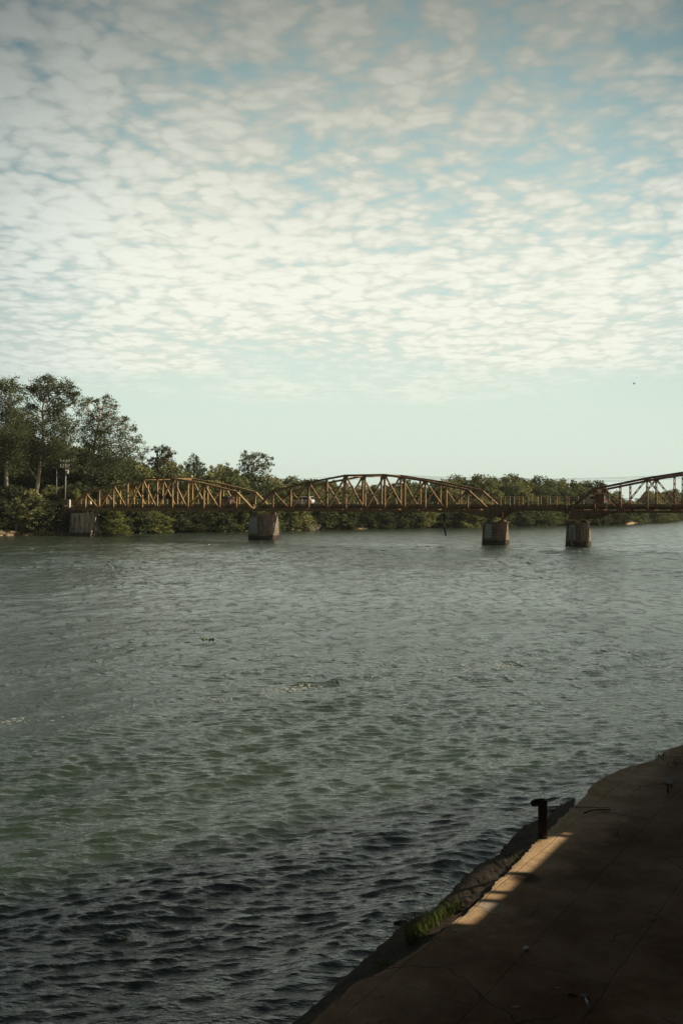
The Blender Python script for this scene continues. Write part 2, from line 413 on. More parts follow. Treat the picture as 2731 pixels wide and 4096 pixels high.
# ------------------------------------------------------------------ abutment, parapets, left approach
ab = empty('bridge_abutment', B(-4, 3, 0), 'concrete abutment and white parapets at the left end of the bridge', 'abutment')
mb = MB(); mb.prism([(-14, 5.9), (-2.1, 5.9), (-2.1, 4.3), (-3.0, 0.0), (-14, 0.0)], lambda a, b, w: B(a, w, b), .25, WB-.25); mb.build('abutment_wall', M['kerb'], ab)
mb = MB(); mb.bar(B(-2.05, WB/2, 5.5), B(.1, WB/2, 5.5), WB-.6, .66, BT); mb.build('approach_slab', M['kerb'], ab)
for t in (-.1, WB+.1):
    s1 = s_at(282, t) if t < 0 else s_at(366, t)
    mb = MB(); mb.bar(B(s1-9, t, 6.35), B(s1-.55, t, 6.35), .22, .9, BT); mb.bar(B(s1-9, t, 6.83), B(s1-.55, t, 6.83), .32, .06, BT); mb.build('parapet', M['kerb'], ab)
    mb = MB(); mb.bar(B(s1-.28, t, 5.5), B(s1-.28, t, 7.05), .55, .4, BL); mb.build('end_pillar', M['white_wall'], ab, bevel=.02)

# ------------------------------------------------------------------ cars
def car(px, t, label, paint, L, Hh, style, z=6.012):
    s = s_at(px, t); root = empty('car', B(s, t, z), label, 'car', 'cars crossing the bridge')
    fwd = -1; Wd = 1.68
    if style == 'wagon':
        low = [(-.5,.24),(-.49,.62),(-.44,.78),(-.22,.92),(.44,.94),(.49,.80),(.5,.45),(.48,.24)]
        gh = [(-.21,.90),(-.07,1.0),(.30,1.0),(.40,.985),(.47,.62*0+.90)]
    elif style == 'suv':
        low = [(-.5,.27),(-.49,.66),(-.45,.82),(-.24,.98),(.44,1.0),(.49,.9),(.5,.45),(.48,.27)]
        gh = [(-.24,.96),(-.08,1.0),(.30,1.0),(.40,.98),(.46,.96)]
    else:
        low = [(-.5,.24),(-.49,.58),(-.44,.74),(-.20,.88),(.44,.92),(.49,.80),(.5,.45),(.48,.24)]
        gh = [(-.20,.86),(-.04,1.0),(.30,1.0),(.38,.98),(.46,.9)]
    bel = .93 if style == 'wagon' else .98 if style == 'suv' else .9
    X = lambda a: s - fwd*(-a)*L if False else s + a*L
    def side(poly, half, half_top=None):
        pass
    # body with wheel arches suggested by a lifted sill line
    mb = MB(); outline = [(a, h) for a, h in low]
    sill = [(.42,.24),(.38,.5),(.27,.5),(.23,.24),(-.23,.24),(-.27,.5),(-.38,.5),(-.42,.24)]
    poly = outline + sill
    n = len(poly)
    v = [B(X(a), t-Wd/2+(.03 if h > .6 else 0), z+h) for a, h in poly] + [B(X(a), t+Wd/2-(.03 if h > .6 else 0), z+h) for a, h in poly]
    mb.add(v, [tuple(range(n)), tuple(range(2*n-1, n-1, -1))] + [(i, i+n, (i+1) % n+n, (i+1) % n) for i in range(n)])
    mb.build('body', paint, root)
    # cabin: glasshouse with roof
    zr = z+Hh; zb = z+bel-.02
    b0, t0_, t1_, b1 = gh[0][0], gh[1][0], (gh[3][0] if style != 'suv' else .40), gh[4][0]
    hw, ht = Wd/2-.04, Wd/2-.2
    lo = [B(X(b0), t-hw, zb), B(X(b1), t-hw, zb), B(X(b1), t+hw, zb), B(X(b0), t+hw, zb)]
    hi = [B(X(t0_), t-ht, zr), B(X(t1_), t-ht, zr), B(X(t1_), t+ht, zr), B(X(t0_), t+ht, zr)]
    mb = MB(); mb.hexa(lo+hi); mb.build('cabin', paint, root, bevel=.05)
    def panel(q0, q1, h0, h1, sidek, name='side_window'):
        # window on the slanted side: fractions along the cabin and of its height
        def P(f, h):
            a = lo[0].lerp(lo[1], f); b = hi[0].lerp(hi[1], f)
            if sidek > 0: a = lo[3].lerp(lo[2], f); b = hi[3].lerp(hi[2], f)
            return a.lerp(b, h) + BT*(.012*sidek)
        pts = [P(q0, h0), P(q1, h0), P(q1, h1), P(q0, h1)]; mb = MB()
        mb.hexa([p for p in pts] + [p + BT*(.012*sidek) for p in pts]); mb.build(name, M['glass'], root)
    for k in (-1, 1):
        panel(.07, .34, .12, .86, k); panel(.38, .66, .12, .86, k); panel(.70, .92, .18, .86, k)
    for (i0, i1, nm, dd) in ((0, 3, 'windscreen', -1), (1, 2, 'rear_window', 1)):
        a0, a1, h0, h1 = lo[i0], lo[i1], hi[i0], hi[i1]
        q = [a0.lerp(a1, .08).lerp(h0.lerp(h1, .08), .12), a0.lerp(a1, .92).lerp(h0.lerp(h1, .92), .12), a0.lerp(a1, .92).lerp(h0.lerp(h1, .92), .88), a0.lerp(a1, .08).lerp(h0.lerp(h1, .08), .88)]
        mb = MB(); mb.hexa([p + BL*dd*.012 + Vector((0,0,.01)) for p in q] + [p + BL*dd*.028 + Vector((0,0,.02)) for p in q]); mb.build(nm, M['glass'], root)
    for a in (-.325, .325):
        for k in (-1, 1):
            c = B(X(a), t+k*(Wd/2-.12), z+.3); mb = MB(); mb.tube([c - BT*.1, c + BT*.1], .3, 16); w = mb.build('wheel', M['tyre'], root)
            mb = MB(); mb.tube([c + BT*k*.101, c + BT*k*.115], .19, 12); mb.build('rim', M['rim'], w)
    for k in (-1, 1):
        c = B(X(-.487), t+k*.62, z+.66); mb = MB(); mb.bar(c, c+BL*(-.05), .3, .13, BT); mb.build('headlight', M['lamp'], root)
        c = B(X(.487), t+k*.70, z+.72); mb = MB(); mb.bar(c, c+BL*(.07), .16, .24, BT); mb.build('taillight', M['tail'], root)
        c = B(X(-.17), t+k*(Wd/2+.08), z+.98); mb = MB(); mb.bar(c, c+BL*.1, .16, .12, BT); mb.build('mirror', paint, root)
    for a in (-.5, .485):
        mb = MB(); c = B(X(a)-.04, t, z+.4); mb.bar(c, c+BL*.12, Wd-.1, .2, BT); mb.build('bumper', M['plastic_grey'] if style == 'wagon' else M['black'], root)
    if style != 'hatch':
        for k in (-1, 1):
            mb = MB(); mb.tube([B(X(-.02), t+k*.55, zr+.02), B(X(0), t+k*.55, zr+.06), B(X(.32), t+k*.55, zr+.06), B(X(.34), t+k*.55, zr+.02)], .02, 5); mb.build('roof_rail', M['black'], root)
    return root
car(893, 3.6, 'dark grey sport utility car on the left truss span', M['cardark'], 4.05, 1.58, 'suv')
car(1212, 3.6, 'white estate car with roof rails crossing the middle span', M['carwhite'], 4.42, 1.50, 'wagon')
car(2372, 3.0, 'silver hatchback half hidden behind the plank hut', M['carsilver'], 3.9, 1.45, 'hatch')

# ------------------------------------------------------------------ plank hut, access ladder, hanging scaffold, chute
sh0, sh1 = s_at(2377, -1.0), s_at(2411, -1.0)
hut = empty('plank_hut', B((sh0+sh1)/2, -.6, 6.25), 'small brown plank hut with a pale sheet roof fixed to the bridge side', 'hut')
mb = MB(); nz = 6
for i in range(nz):
    z0 = 6.3 + i*.222; mb.bar(B(sh0, -.6, z0+.1), B(sh1, -.6, z0+.1), .8, .205, BT)
mb.bar(B(sh0+.02, -.6, 6.98), B(sh1-.02, -.6, 6.98), .77, 1.33, BT); mb.build('plank_wall', M['plank'], hut)
mb = MB(); mb.bar(B(sh0-.08, -.6, 7.70), B(sh1+.28, -.6, 7.70), 1.06, .07, BT); mb.build('sheet_roof', M['roofsheet'], hut)
mb = MB(); mb.bar(B(sh0-.3, -.6, 6.24), B(sh1+.6, -.6, 6.24), 1.0, .06, BT); mb.build('platform', M['kerb'], hut)
mb = MB()
for s in (sh0+.2, sh1-.1): mb.bar(B(s, -.95, 6.2), B(s, -.1, 5.3), .07, .1, BL)
mb.build('bracket', M['girder'], hut)
mb = MB(); mb.bar(B(sh0+.82, -.5, 7.74), B(sh0+.7, -.5, 8.2), .3, .04, BT); mb.build('roof_hatch', M['pale_paint'], hut)
def ladder(root, a, b, width, axis, step=.28, r=.022, mat=None, name=None):
    a = Vector(a); b = Vector(b); ax = Vector(axis)*width/2; mb = MB()
    mb.bar(a-ax, b-ax, r*2, r*2); mb.bar(a+ax, b+ax, r*2, r*2); L = (b-a).length; n = int(L/step)
    for i in range(1, n+1): p = a.lerp(b, i/(n+1)); mb.bar(p-ax, p+ax, r*1.6, r*1.6)
    return mb
sl = s_at(2424, -.6)
lad = empty('access_ladder', B(sl, -.5, 5.4), 'steel ladder with small steps just right of the plank hut', 'ladder')
mb = MB()
for q in (0, .42): mb.bar(B(sl+q*.25, -.55-q, 5.3), B(sl+q*.25, -.55-q, 8.5), .07, .07, BT)
mb.build('stringer_rail', M['ochre'], lad)
for i in range(9):
    z = 5.7 + i*.3; mb = MB(); mb.bar(B(sl-.25 if 3 <= i <= 6 else sl, -.78, z), B(sl+.3 if i == 3 else sl+.08, -.78, z), .4, .04, BT); mb.build('step', M['roofsheet'] if i in (2, 3) else M['ochre'], lad)
ss0, ss1 = s_at(2432, .2), s_at(2484, .2)
sca = empty('hanging_scaffold', B((ss0+ss1)/2, 2, 3.5), 'hanging work cage of bars and ladders under the right truss span', 'scaffold')
for t in (.25, 2.0, 3.8):
    mb = MB()
    for k in range(5): s = ss0 + (ss1-ss0)*k/4; mb.bar(B(s, t, 3.5), B(s, t, 4.94), .055, .055, BT)
    for z in (3.5, 4.0, 4.5): mb.bar(B(ss0, t, z), B(ss1, t, z), .05, .05, BT)
    mb.build('cage_frame', M['girder'], sca)
mb = MB()
for k in range(5): s = ss0 + (ss1-ss0)*k/4; mb.bar(B(s, .2, 3.45), B(s, 3.85, 3.45), .3, .04, BL)
mb.build('work_platform', M['plank'], sca)
for s in (ss0+.25, ss1-.12): ladder(None, B(s, .12, 3.5), B(s, .12, 4.98), .27, BL, .2, .02).build('ladder', M['roofsheet'], sca)
sx = s_at(1778, .3)
ch = empty('debris_chute', B(sx, .3, 2.2), 'black and yellow bucket chute hanging from the middle span', 'chute')
Zp = lambda py: EYE + (HY-py)/FP*B(sx, .3, 0).y
c0 = B(s_at(1775.5, .3), .3, 0)
def at(px, py): return Vector((B(s_at(px, .3), .3, 0).x, B(s_at(px, .3), .3, 0).y, Zp(py)))
for (y0, y1) in ((2054, 2071), (2071.5, 2089)):
    mb = MB(); mb.tube([at(1775.5, y1), at(1775.5, y1-3), at(1775.5, y0+1), at(1775.5, y0)], [.12, .16, .27, .30], 16); mb.build('bucket', M['black'], ch, smooth=False)
mb = MB(); mb.tube([at(1777.5, 2089), at(1777, 2110)], .155, 14); mb.build('yellow_section', M['yellow'], ch, label='yellow middle section')
mb = MB(); mb.tube([at(1775.5, 2110), at(1778, 2120), at(1782.5, 2143)], .13, 14); mb.build('outlet_pipe', M['black'], ch, label='slanting black outlet pipe')
mb = MB(); mb.tube([at(1776, 2042), at(1776, 2056)], .035, 6); mb.build('hanger_rope', M['cable'], ch)

# ------------------------------------------------------------------ river bank terrain
def g_interp(tab, x): return float(np.interp(x, [a for a, _ in tab], [b for _, b in tab]))
SH = [(-6000,2146),(-1500,2145),(0,2143),(290,2141),(400,2140),(600,2132),(817,2129),(992,2127),(1113,2124),(1359,2119),(1540,2115),(1778,2111),(1925,2111),(2031,2106),(2260,2101),(2358,2101),(2509,2098),(2570,2092),(2624,2090),(2660,2087),(2672,2080),(2731,2078),(2900,2076),(3400,2073),(8000,2073)]
def shoreY(px): return FP*EYE/(g_interp(SH, px)-HY)
HILL = [(-6000,14),(0,15),(600,15),(1100,17),(1250,20.5),(1400,21.4),(1500,20),(1700,15),(2100,11),(2450,7.4),(2731,6.9),(8000,9)]
HZ = [(-6000,6),(0,5.2),(300,4.6),(500,3.2),(2400,2.4),(2700,1.0),(8000,1.5)]
def ground_z(px, off):
    a = g_interp(HZ, px)
    w = .10*math.sin(px*.013)+.06*math.sin(px*.041+1)
    return g_interp([(-4,-1.6),(0,-.12),(1.0,.22+w),(3,.55+w),(8,.9+.2*a),(20,a*.65),(60,a),(300,a*.5+g_interp(HILL,px)*.4),(700,g_interp(HILL,px)),(1300,g_interp(HILL,px)*.9)], off)
cols_ = list(np.concatenate([np.linspace(-6000,-200,60), np.arange(-190, 2950, 6), np.linspace(2960,8000,60)]))
offs = [-4,-1,0,.4,1,2,3,5,8,13,20,35,60,120,200,300,450,700,1000,1300]
V = []; 
for px in cols_:
    Ys = shoreY(px) + .5*math.sin(px*.11) + .35*math.sin(px*.29+2)
    for o in offs:
        Y = Ys+o; V.append(((px-PX)/FP*Y, Y, ground_z(px, o)))
nO = len(offs); F = np.array([(i*nO+j, (i+1)*nO+j, (i+1)*nO+j+1, i*nO+j+1) for i in range(len(cols_)-1) for j in range(nO-1)])
m, t, b, P, O = material('river_bank_soil')
sep = t.new('ShaderNodeSeparateXYZ', {0: P}); nn = t.noise(P, .5, 5, .6)
c = t.mix(t.ss(nn, .35, .65), (.30,.21,.12), (.40,.30,.18))
c2 = t.mix(t.noise(P, .8, 4), (.06,.07,.03), (.11,.12,.05))
c = t.mix(t.ss(t.m('ADD', sep.outputs[2], t.m('MULTIPLY', nn, .8)), .75, 1.15), c, c2)
c = t.mix(t.ss(sep.outputs[2], 9, 14), c, (.17,.19,.10))
t.put(b.inputs['Base Color'], c); b.inputs['Roughness'].default_value = .95
M['soil'] = m
tag(mesh_np('far_bank', np.array(V), F, m, smooth=True), 'far river bank of tan soil and undergrowth with low hills behind', kind='structure')

# low rubble wall on the left shore
mb = MB(); r2 = random.Random(4)
x = -40
rw = empty('rubble_wall', G(140, 2143, 0), 'low brown stone ledge along the left shore', 'stone ledge')
blocks = MB()
while x < 285:
    w = r2.uniform(12, 34); top = r2.uniform(.45, .95) if not (225 < x < 0) else .3; y0 = 2142.5
    a = G(x, y0, 0); b_ = G(min(x+w, 288)-1, y0, 0); j = r2.uniform(-.3, .3)
    mb = blocks; p0 = a+Vector((0, j, -.5)); p1 = b_+Vector((0, j, -.5)); dd = Vector((0, 2.2, 0)); sl_ = r2.uniform(-.12, .12)
    mb.hexa([p0, p1, p1+dd, p0+dd, a+Vector((.05, j+.25, top)), b_+Vector((-.05, j+.2, top+sl_)), b_+dd+Vector((0, 0, top+.1)), a+dd+Vector((0, 0, top+.1))])
    x += w
blocks.build('stone_block', simple('ledge_stone', (.22,.16,.10), (.36,.26,.17), .95, 1.4, bump=.5, stain=(.05,.04,.03), stain_amt=.8), rw, bevel=.06)
mb = MB(); a = G(59, 2142, 0)+Vector((0, 1, .8)); mb.tube([a, a+Vector((0,0,.95)), a+Vector((0,0,1.0))], [.1, .1, .06], 10)
tag(mb.build('marker_post', M['white_wall']), 'short white marker post on the left shore ledge', 'post')

# ------------------------------------------------------------------ foliage
def leaves(clumps, density, size, seed, flat=.8, aspect=.55):
    """clumps (x,y,z,rx,ry,rz) -> quads scattered through each, thicker towards the outside"""
    g = np.random.default_rng(seed); Vs = []
    for (x, y, z, rx, ry, rz) in clumps:
        n = int(density*(rx*ry+rx*rz+ry*rz)/3)
        # each clump is itself a handful of sprays
        k = max(4, int(n/26)); d = g.normal(size=(k, 3)); d /= np.linalg.norm(d, axis=1)[:, None]
        rad = g.uniform(.35, 1.02, size=k)**.6; sp = d*rad[:, None]*np.array([rx, ry, rz])
        idx = g.integers(0, k, n); p = sp[idx] + g.normal(size=(n, 3))*np.array([rx, ry, rz])*.24
        p += np.array([x, y, z]); sz = size*g.uniform(.6, 1.35, n)
        u = g.normal(size=(n, 3)); u[:, 2] *= flat; u /= np.linalg.norm(u, axis=1)[:, None]
        w = g.normal(size=(n, 3)); w -= (w*u).sum(1)[:, None]*u; w /= np.linalg.norm(w, axis=1)[:, None]
        a = u*sz[:, None]*.5; b = w*(sz*aspect)[:, None]*.5
        Vs.append(np.stack([p-a, p+b, p+a, p-b], axis=1).reshape(-1, 3))
    V = np.concatenate(Vs); F = np.arange(len(V)).reshape(-1, 4); return V, F
def limb(mb, pts, r0, r1, n=7):
    k = len(pts)-1; mb.tube(pts, [r0+(r1-r0)*i/k for i in range(k+1)], n)
def wob(a, b, n, amp, r):
    a = Vector(a); b = Vector(b); L = (b-a).length
    return [a.lerp(b, i/n) + (Vector((r.uniform(-1,1), r.uniform(-1,1), r.uniform(-.4,.4)))*amp*L if 0 < i < n else Vector((0,0,0))) for i in range(n+1)]
def big_tree(name, label, Y, base, trunk, cl, leafmat, barkmat, r0, dens, size, seed, spread=.9, cat='tree', group=None, links=None):
    """trunk: list of (px,py); cl: list of (px,py,rpx)"""
    r = random.Random(seed); rt = D(base[0], base[1], Y); root = empty(name, rt, label, cat, group)
    tp = [D(x, y, Y) for x, y in [base]+trunk]; mb = MB(); limb(mb, tp, r0, r0*.32, 9); clumps = []
    for (x, y, rp) in cl:
        dy = r.uniform(-1, 1)*3.2*spread; rad = rp/FP*Y*1.5
        c = D(x, y, Y) + Vector((0, dy, 0)); clumps.append((*c, rad*r.uniform(.9,1.15), rad*1.15, rad*r.uniform(.72,.95)))
        # nearest lower trunk point carries a limb to the clump
        cand = [p for p in tp[1:] if p.z < c.z-.3] or [tp[1]]
        j = min(cand, key=lambda p: (p-c).length + max(0, 4-(c.z-p.z))*.6)
        limb(mb, wob(j, c+Vector((0,0,rad*.3)), 4, .07, r), max(.07, r0*.30), .035, 5)
        for q in range(3):
            e = c + Vector((r.uniform(-1,1), r.uniform(-1,1), r.uniform(-.2,.9)))*rad*.8
            limb(mb, wob(c.lerp(j, .35), e, 3, .08, r), .06, .02, 4)
    mb.build('trunk', barkmat, root, smooth=True, recalc=False)
    V, F = leaves(clumps, dens, size, seed); V = V - np.array(rt)
    mesh_np('crown', V, F, leafmat, root)
    return root
EU = M['leaf_euc']
big_tree('eucalyptus_tree', 'tall pale trunked eucalyptus cut by the left edge of the picture', 203, (28,2000), [(27,1890),(26,1830),(24,1760),(28,1690),(34,1640),(38,1600),(44,1560)],
  [(12,1535,22),(30,1545,20),(62,1530,20),(78,1552,20),(58,1570,18),(92,1592,18),(12,1602,24),(42,1622,26),(70,1650,22),(10,1655,32),(45,1682,34),(84,1690,30),(14,1722,38),(60,1735,38),(98,1742,30),(20,1790,38),(70,1800,36),(-20,1560,30),(-30,1650,40),(-30,1760,45),(0,1840,36),(62,1860,34)], EU, M['bark_pale'], .42, 190, .34, 21)
big_tree('eucalyptus_tree', 'tallest eucalyptus with white forked limbs, left of the utility pole', 207, (140,2010), [(153,1930),(160,1870),(165,1810),(174,1745),(177,1700),(170,1650),(176,1610),(190,1570)],
  [(135,1548,17),(158,1538,18),(186,1528,20),(206,1521,17),(224,1536,18),(252,1536,19),(270,1545,16),(285,1562,18),(296,1588,17),(272,1598,20),(240,1575,20),(205,1558,22),(172,1568,22),(148,1574,16),(118,1548,13),(105,1560,14),(180,1600,22),(215,1600,17),(245,1615,18),(225,1640,17),(190,1636,22),(262,1624,14),(112,1612,18),(128,1640,20),(100,1650,18),(205,1668,22),(240,1672,22),(125,1690,34),(100,1730,36),(140,1740,32),(192,1715,20),(225,1720,28),(255,1700,28),(285,1690,20),(275,1740,30),(240,1765,32),(205,1775,24),(110,1790,36),(140,1830,34),(250,1815,32),(285,1835,22),(295,1800,18),(205,1835,30),(95,1850,34)], EU, M['bark_pale'], .46, 200, .34, 22)
big_tree('spreading_tree', 'broad airy crowned tree with white trunk, right of the utility pole', 213, (366,1990), [(368,1930),(370,1870),(375,1800),(385,1740),(398,1690),(405,1640)],
  [(325,1605,12),(345,1598,13),(362,1592,12),(385,1612,13),(402,1600,12),(418,1592,14),(440,1602,13),(455,1612,14),(465,1632,12),(425,1622,16),(395,1640,18),(450,1652,16),(345,1632,22),(318,1645,16),(330,1665,24),(365,1665,24),(405,1672,24),(435,1685,22),(470,1690,18),(492,1682,14),(512,1690,16),(528,1712,15),(500,1715,20),(455,1722,26),(415,1720,26),(375,1710,26),(335,1710,24),(315,1740,22),(345,1765,28),(385,1768,30),(425,1770,30),(465,1768,28),(505,1758,24),(535,1752,16),(552,1772,15),(562,1800,18),(540,1800,20),(505,1800,26),(465,1812,30),(425,1818,32),(385,1825,30),(545,1832,20),(568,1822,12),(515,1848,26),(475,1862,30),(435,1872,32),(395,1880,24),(345,1830,22)], EU, M['bark_pale'], .48, 125, .33, 23)
big_tree('leaning_tree', 'thin pale trunk close right of the broad crowned white tree', 214, (386,1992), [(388,1930),(391,1870),(396,1810),(400,1770)],
  [(396,1750,22),(412,1790,24),(380,1800,22),(420,1840,24)], EU, M['bark_pale'], .3, 70, .38, 24)
big_tree('ivy_clad_tree', 'dark rounded tree with a red brown trunk above the left truss', 245, (634,2000), [(634,1930),(633,1870),(630,1835),(631,1808)],
  [(645,1797,12),(628,1802,10),(662,1800,14),(678,1812,13),(655,1822,18),(640,1845,20),(672,1842,18),(612,1842,12),(606,1862,13),(622,1878,16),(655,1875,18),(690,1862,14),(688,1885,12),(600,1885,12)], M['leaf_dark'], M['ivy_bark'], .45, 150, .44, 25)
big_tree('slender_tree', 'brownish pointed tree above the top of the left truss', 248, (780,2000), [(780,1920),(776,1870),(772,1840)],
  [(772,1830,12),(780,1845,14),(765,1858,12),(790,1866,14),(808,1866,13),(745,1868,10),(740,1885,12),(765,1885,16),(795,1890,16),(820,1885,13)], M['leaf_euc'], M['bark'], .3, 130, .42, 26)
big_tree('round_top_tree', 'small round topped tree between the slender tree and the lone crown', 248, (892,2000), [(892,1930),(890,1880)],
  [(892,1863,12),(880,1872,11),(903,1873,11),(862,1885,13),(845,1878,12),(890,1892,16),(918,1893,13),(935,1900,11),(870,1905,14)], M['leaf_green'], M['bark'], .3, 130, .42, 27)
big_tree('lone_crowned_tree', 'airy round tree standing clear against the sky above the second pier', 250, (1010,2000), [(1010,1930),(1008,1890),(1010,1860)],
  [(988,1815,11),(1000,1822,14),(972,1828,13),(1022,1830,12),(1045,1828,12),(1062,1822,12),(1075,1838,12),(1078,1856,10),(965,1848,12),(985,1848,15),(1008,1850,17),(1035,1852,15),(1058,1858,14),(975,1870,14),(1000,1876,16),(1028,1878,16),(1055,1880,12),(1074,1880,8),(962,1880,8),(1000,1900,16),(1030,1902,14),(1060,1900,10),(1005,1922,18),(980,1915,12)], M['leaf_euc'], M['bark'], .35, 95, .40, 28)

# repeating bank trees: prototype crowns, then copies
def proto(seed, kind, leafmat):
    r = random.Random(seed); cl = []
    # unit tree: height 10, half width 4
    n = 40
    for i in range(n):
        h = (i+.5)/n; z = .6 + h*8.6
        prof = {'dome': math.sqrt(max(.12, 1-(max(0, h-.42)/.66)**2))*3.6, 'tall': (.55+.45*math.sin(math.pi*min(1, h*1.05)))*2.7, 'bush': math.sqrt(max(.06, 1-h**2))*3.9}[kind]
        a = r.uniform(0, 6.283); q = prof*math.sqrt(r.uniform(.25, 1))
        rr = r.uniform(1.0, 1.8)
        cl.append((q*math.cos(a), q*math.sin(a), z, rr, rr, rr*.8))
    return cl
root0 = []
def make_proto(seed, kind, leafmat, dens, size):
    root = empty('bank_tree', (0,0,0), 'x', 'tree'); r = random.Random(seed+100); cl = proto(seed, kind, leafmat)
    mb = MB(); tr = wob((0,0,-.3), (r.uniform(-.6,.6), r.uniform(-.6,.6), 8), 5, .03, r); limb(mb, tr, .28, .05, 7)
    for c in cl[::2]:
        j = tr[min(4, max(0, int(c[2]/8*4)-1))]; limb(mb, wob(j, c[:3], 3, .08, r), .09, .02, 4)
    mb.build('trunk', M['bark'], root, smooth=True, recalc=False)
    V, F = leaves(cl, dens, size, seed); mesh_np('crown', V, F, leafmat, root)
    root0.append(root); return root
def place(pr, px, Y, z, hgt, wid, label, cat, group, name, rot=None):
    global used
    if pr.name in used:
        o = pr.copy(); col.objects.link(o)
        for c in pr.children:
            if c.name.split('.')[0] in ('trunk', 'crown'): d = c.copy(); col.objects.link(d); d.parent = o
    else: o = pr; used.add(pr.name); 
    X = (px-PX)/FP*Y
    o.location = (X, Y, z); o.rotation_euler = (0, 0, rot if rot is not None else random.uniform(0, 6.28))
    o.scale = (wid/8, wid/8, hgt/10); o['label'] = label; o['category'] = cat; o['group'] = group
    return o
used = set()
PG = [make_proto(40+i, ['dome', 'tall', 'dome', 'bush'][i], M['leaf_green'], 125, .50) for i in range(4)]
PD = [make_proto(50+i, ['dome', 'bush'][i], M['leaf_dark'], 125, .50) for i in range(2)]
PB = [make_proto(60, 'bush', M['leaf_bright'], 125, .46)]
PF = [make_proto(70+i, ['dome', 'tall'][i], M['leaf_far'], 70, .8) for i in range(2)]
for p_ in PG+PD+PB+PF: p_.name = 'bank_tree'
used = set()
TOP = [(-200,1900),(300,1900),(560,1905),(600,1885),(700,1890),(760,1900),(830,1898),(930,1905),(1080,1925),(1150,1925),(1250,1945),(1330,1955),(1430,1958),(1540,1950),(1600,1938),(1700,1940),(1800,1930),(1880,1926),(1950,1922),(2060,1918),(2120,1930),(2200,1932),(2280,1938),(2350,1934),(2400,1945),(2450,1978),(2480,2000),(2668,2045)]
def zone(px):
    for lim, nm in ((180, 'below the tall eucalyptus trees'), (290, 'around the left end of the bridge'), (420, 'beside the first pier'), (620, 'behind left part of left truss'), (830, 'behind middle of left truss'), (985, 'left of the second pier'),
                    (1130, 'right of the second pier'), (1330, 'behind the white car'), (1530, 'behind centre of middle truss'), (1760, 'left of the hanging chute'), (1920, 'between hanging chute and third pier'), (2110, 'right of the third pier'), (2260, 'left of the depth gauge'), (2430, 'behind the plank hut'), (9999, 'at the right tip of the bank')):
        if px < lim: return nm
rr = random.Random(99)
# front row of bushes leaning over the water
px = 440
while px < 2665:
    Ys = shoreY(px); step = rr.uniform(3.6, 5.4)*FP/Ys
    h = rr.uniform(5.0, 7.8); 
    if px > 2440: h = max(3.2, 7.5-(px-2440)*.017)
    pr = rr.choice([PG[0], PG[2], PG[3], PG[3], PD[1], PD[0]])
    if 560 < px < 760 and rr.random() < .6: h *= .8
    sty = 'dark green' if pr in PD else 'mid green'
    place(pr, px, Ys+rr.uniform(1.0, 2.6), -.5, h+.8, rr.uniform(7.5, 10), '%s bush over the water %s' % (sty, zone(px)), 'bush', 'bushes along the waterline', 'bank_tree')
    px += step
# middle and back rows
for (off, frac, st, nm) in ((11, .80, 4.4, 'middle row'), (21, 1.0, 4.4, 'back row')):
    px = 300
    while px < 2500:
        Y = shoreY(px)+off+rr.uniform(-2, 2); top = EYE + (HY - g_interp(TOP, px) )/FP*Y; zg = ground_z(px, off)-.3
        h = (top-zg)*frac*rr.uniform(1.05, 1.2)
        if h > 2.5:
            pr = rr.choice(PG + [PD[0]]) if nm == 'middle row' else rr.choice(PG[:3]+[PG[0]])
            sty = {'tall': 'upright', 'dome': 'rounded'}.get(['dome','tall','dome','dome'][PG.index(pr)] if pr in PG else 'dome')
            place(pr, px, Y, zg, h, rr.uniform(8, 11), '%s %s tree in the %s %s' % (sty, 'dark' if pr in PD else 'green', nm, zone(px)), 'tree', 'trees of the wooded bank', 'bank_tree')
        px += st*FP/Y*rr.uniform(.85, 1.15)
# left bank undergrowth and lower trees
LB = [(60,216,14,PD[0]),(150,217,14.5,PG[1]),(-10,219,17,PD[1]),(215,219,14,PD[0]),(100,219,18.5,PG[0]),(185,221,18,PG[2]),(30,221,19,PG[0]),(8,212,9.5,PD[0]),(45,204,8.5,PD[1]),(85,214,10.5,PD[0]),(110,204,7.5,PG[1]),(150,203,6.2,PG[3]),(190,214,9.5,PD[1]),(225,210,8,PG[0]),(262,216,10.5,PD[0]),(300,222,11,PG[1]),(345,224,12,PD[0]),(400,226,12.5,PD[0]),(455,228,13,PG[0]),(505,230,14,PD[1]),(555,232,14,PG[1]),(600,236,13,PG[2]),
      (20,222,15,PD[0]),(75,224,16,PD[1]),(130,224,16,PD[0]),(185,226,16.5,PD[0]),(240,228,17,PD[1]),(290,230,17,PD[0]),(335,232,16.5,PG[1]),(-30,215,17,PD[0]),(430,240,15,PD[1]),(490,242,15.5,PG[0]),(545,244,15,PD[0]),(212,198.5,6.4,PD[1]),(180,199,6.0,PG[3]),(248,204,5.0,PD[1]),(240,203,3.4,PG[3]),(205,200.5,3.2,PG[3]),(165,200,3.4,PD[1]),(125,200,2.6,PG[3]),(90,203,5,PG[3]),(15,202,5.5,PD[1]),(-25,204,8,PG[0])]
for i, (px, Y, h, pr) in enumerate(LB):
    off = Y-shoreY(px); z = ground_z(px, max(1, off))-.3
    place(pr, px, Y, z, h, min(9.5, 4.5+h*.42), ('%s %s %s' % ('dark' if pr in PD else 'green', 'undergrowth bush' if h < 7 else 'lower tree' if h < 12 else 'backing tree', zone(px))), 'bush' if h < 7 else 'tree', 'greenery of the left bank', 'bank_tree')
place(PB[0], 457, shoreY(450)-2.2, -.1, 5.4, 5.2, 'sunlit yellow green bush right beside the first pier', 'bush', 'sunlit bushes', 'bank_tree')
place(PB[0], 422, shoreY(422)+2, -.1, 5.0, 3.6, 'yellow green bush tucked behind the first pier', 'bush', 'sunlit bushes', 'bank_tree')
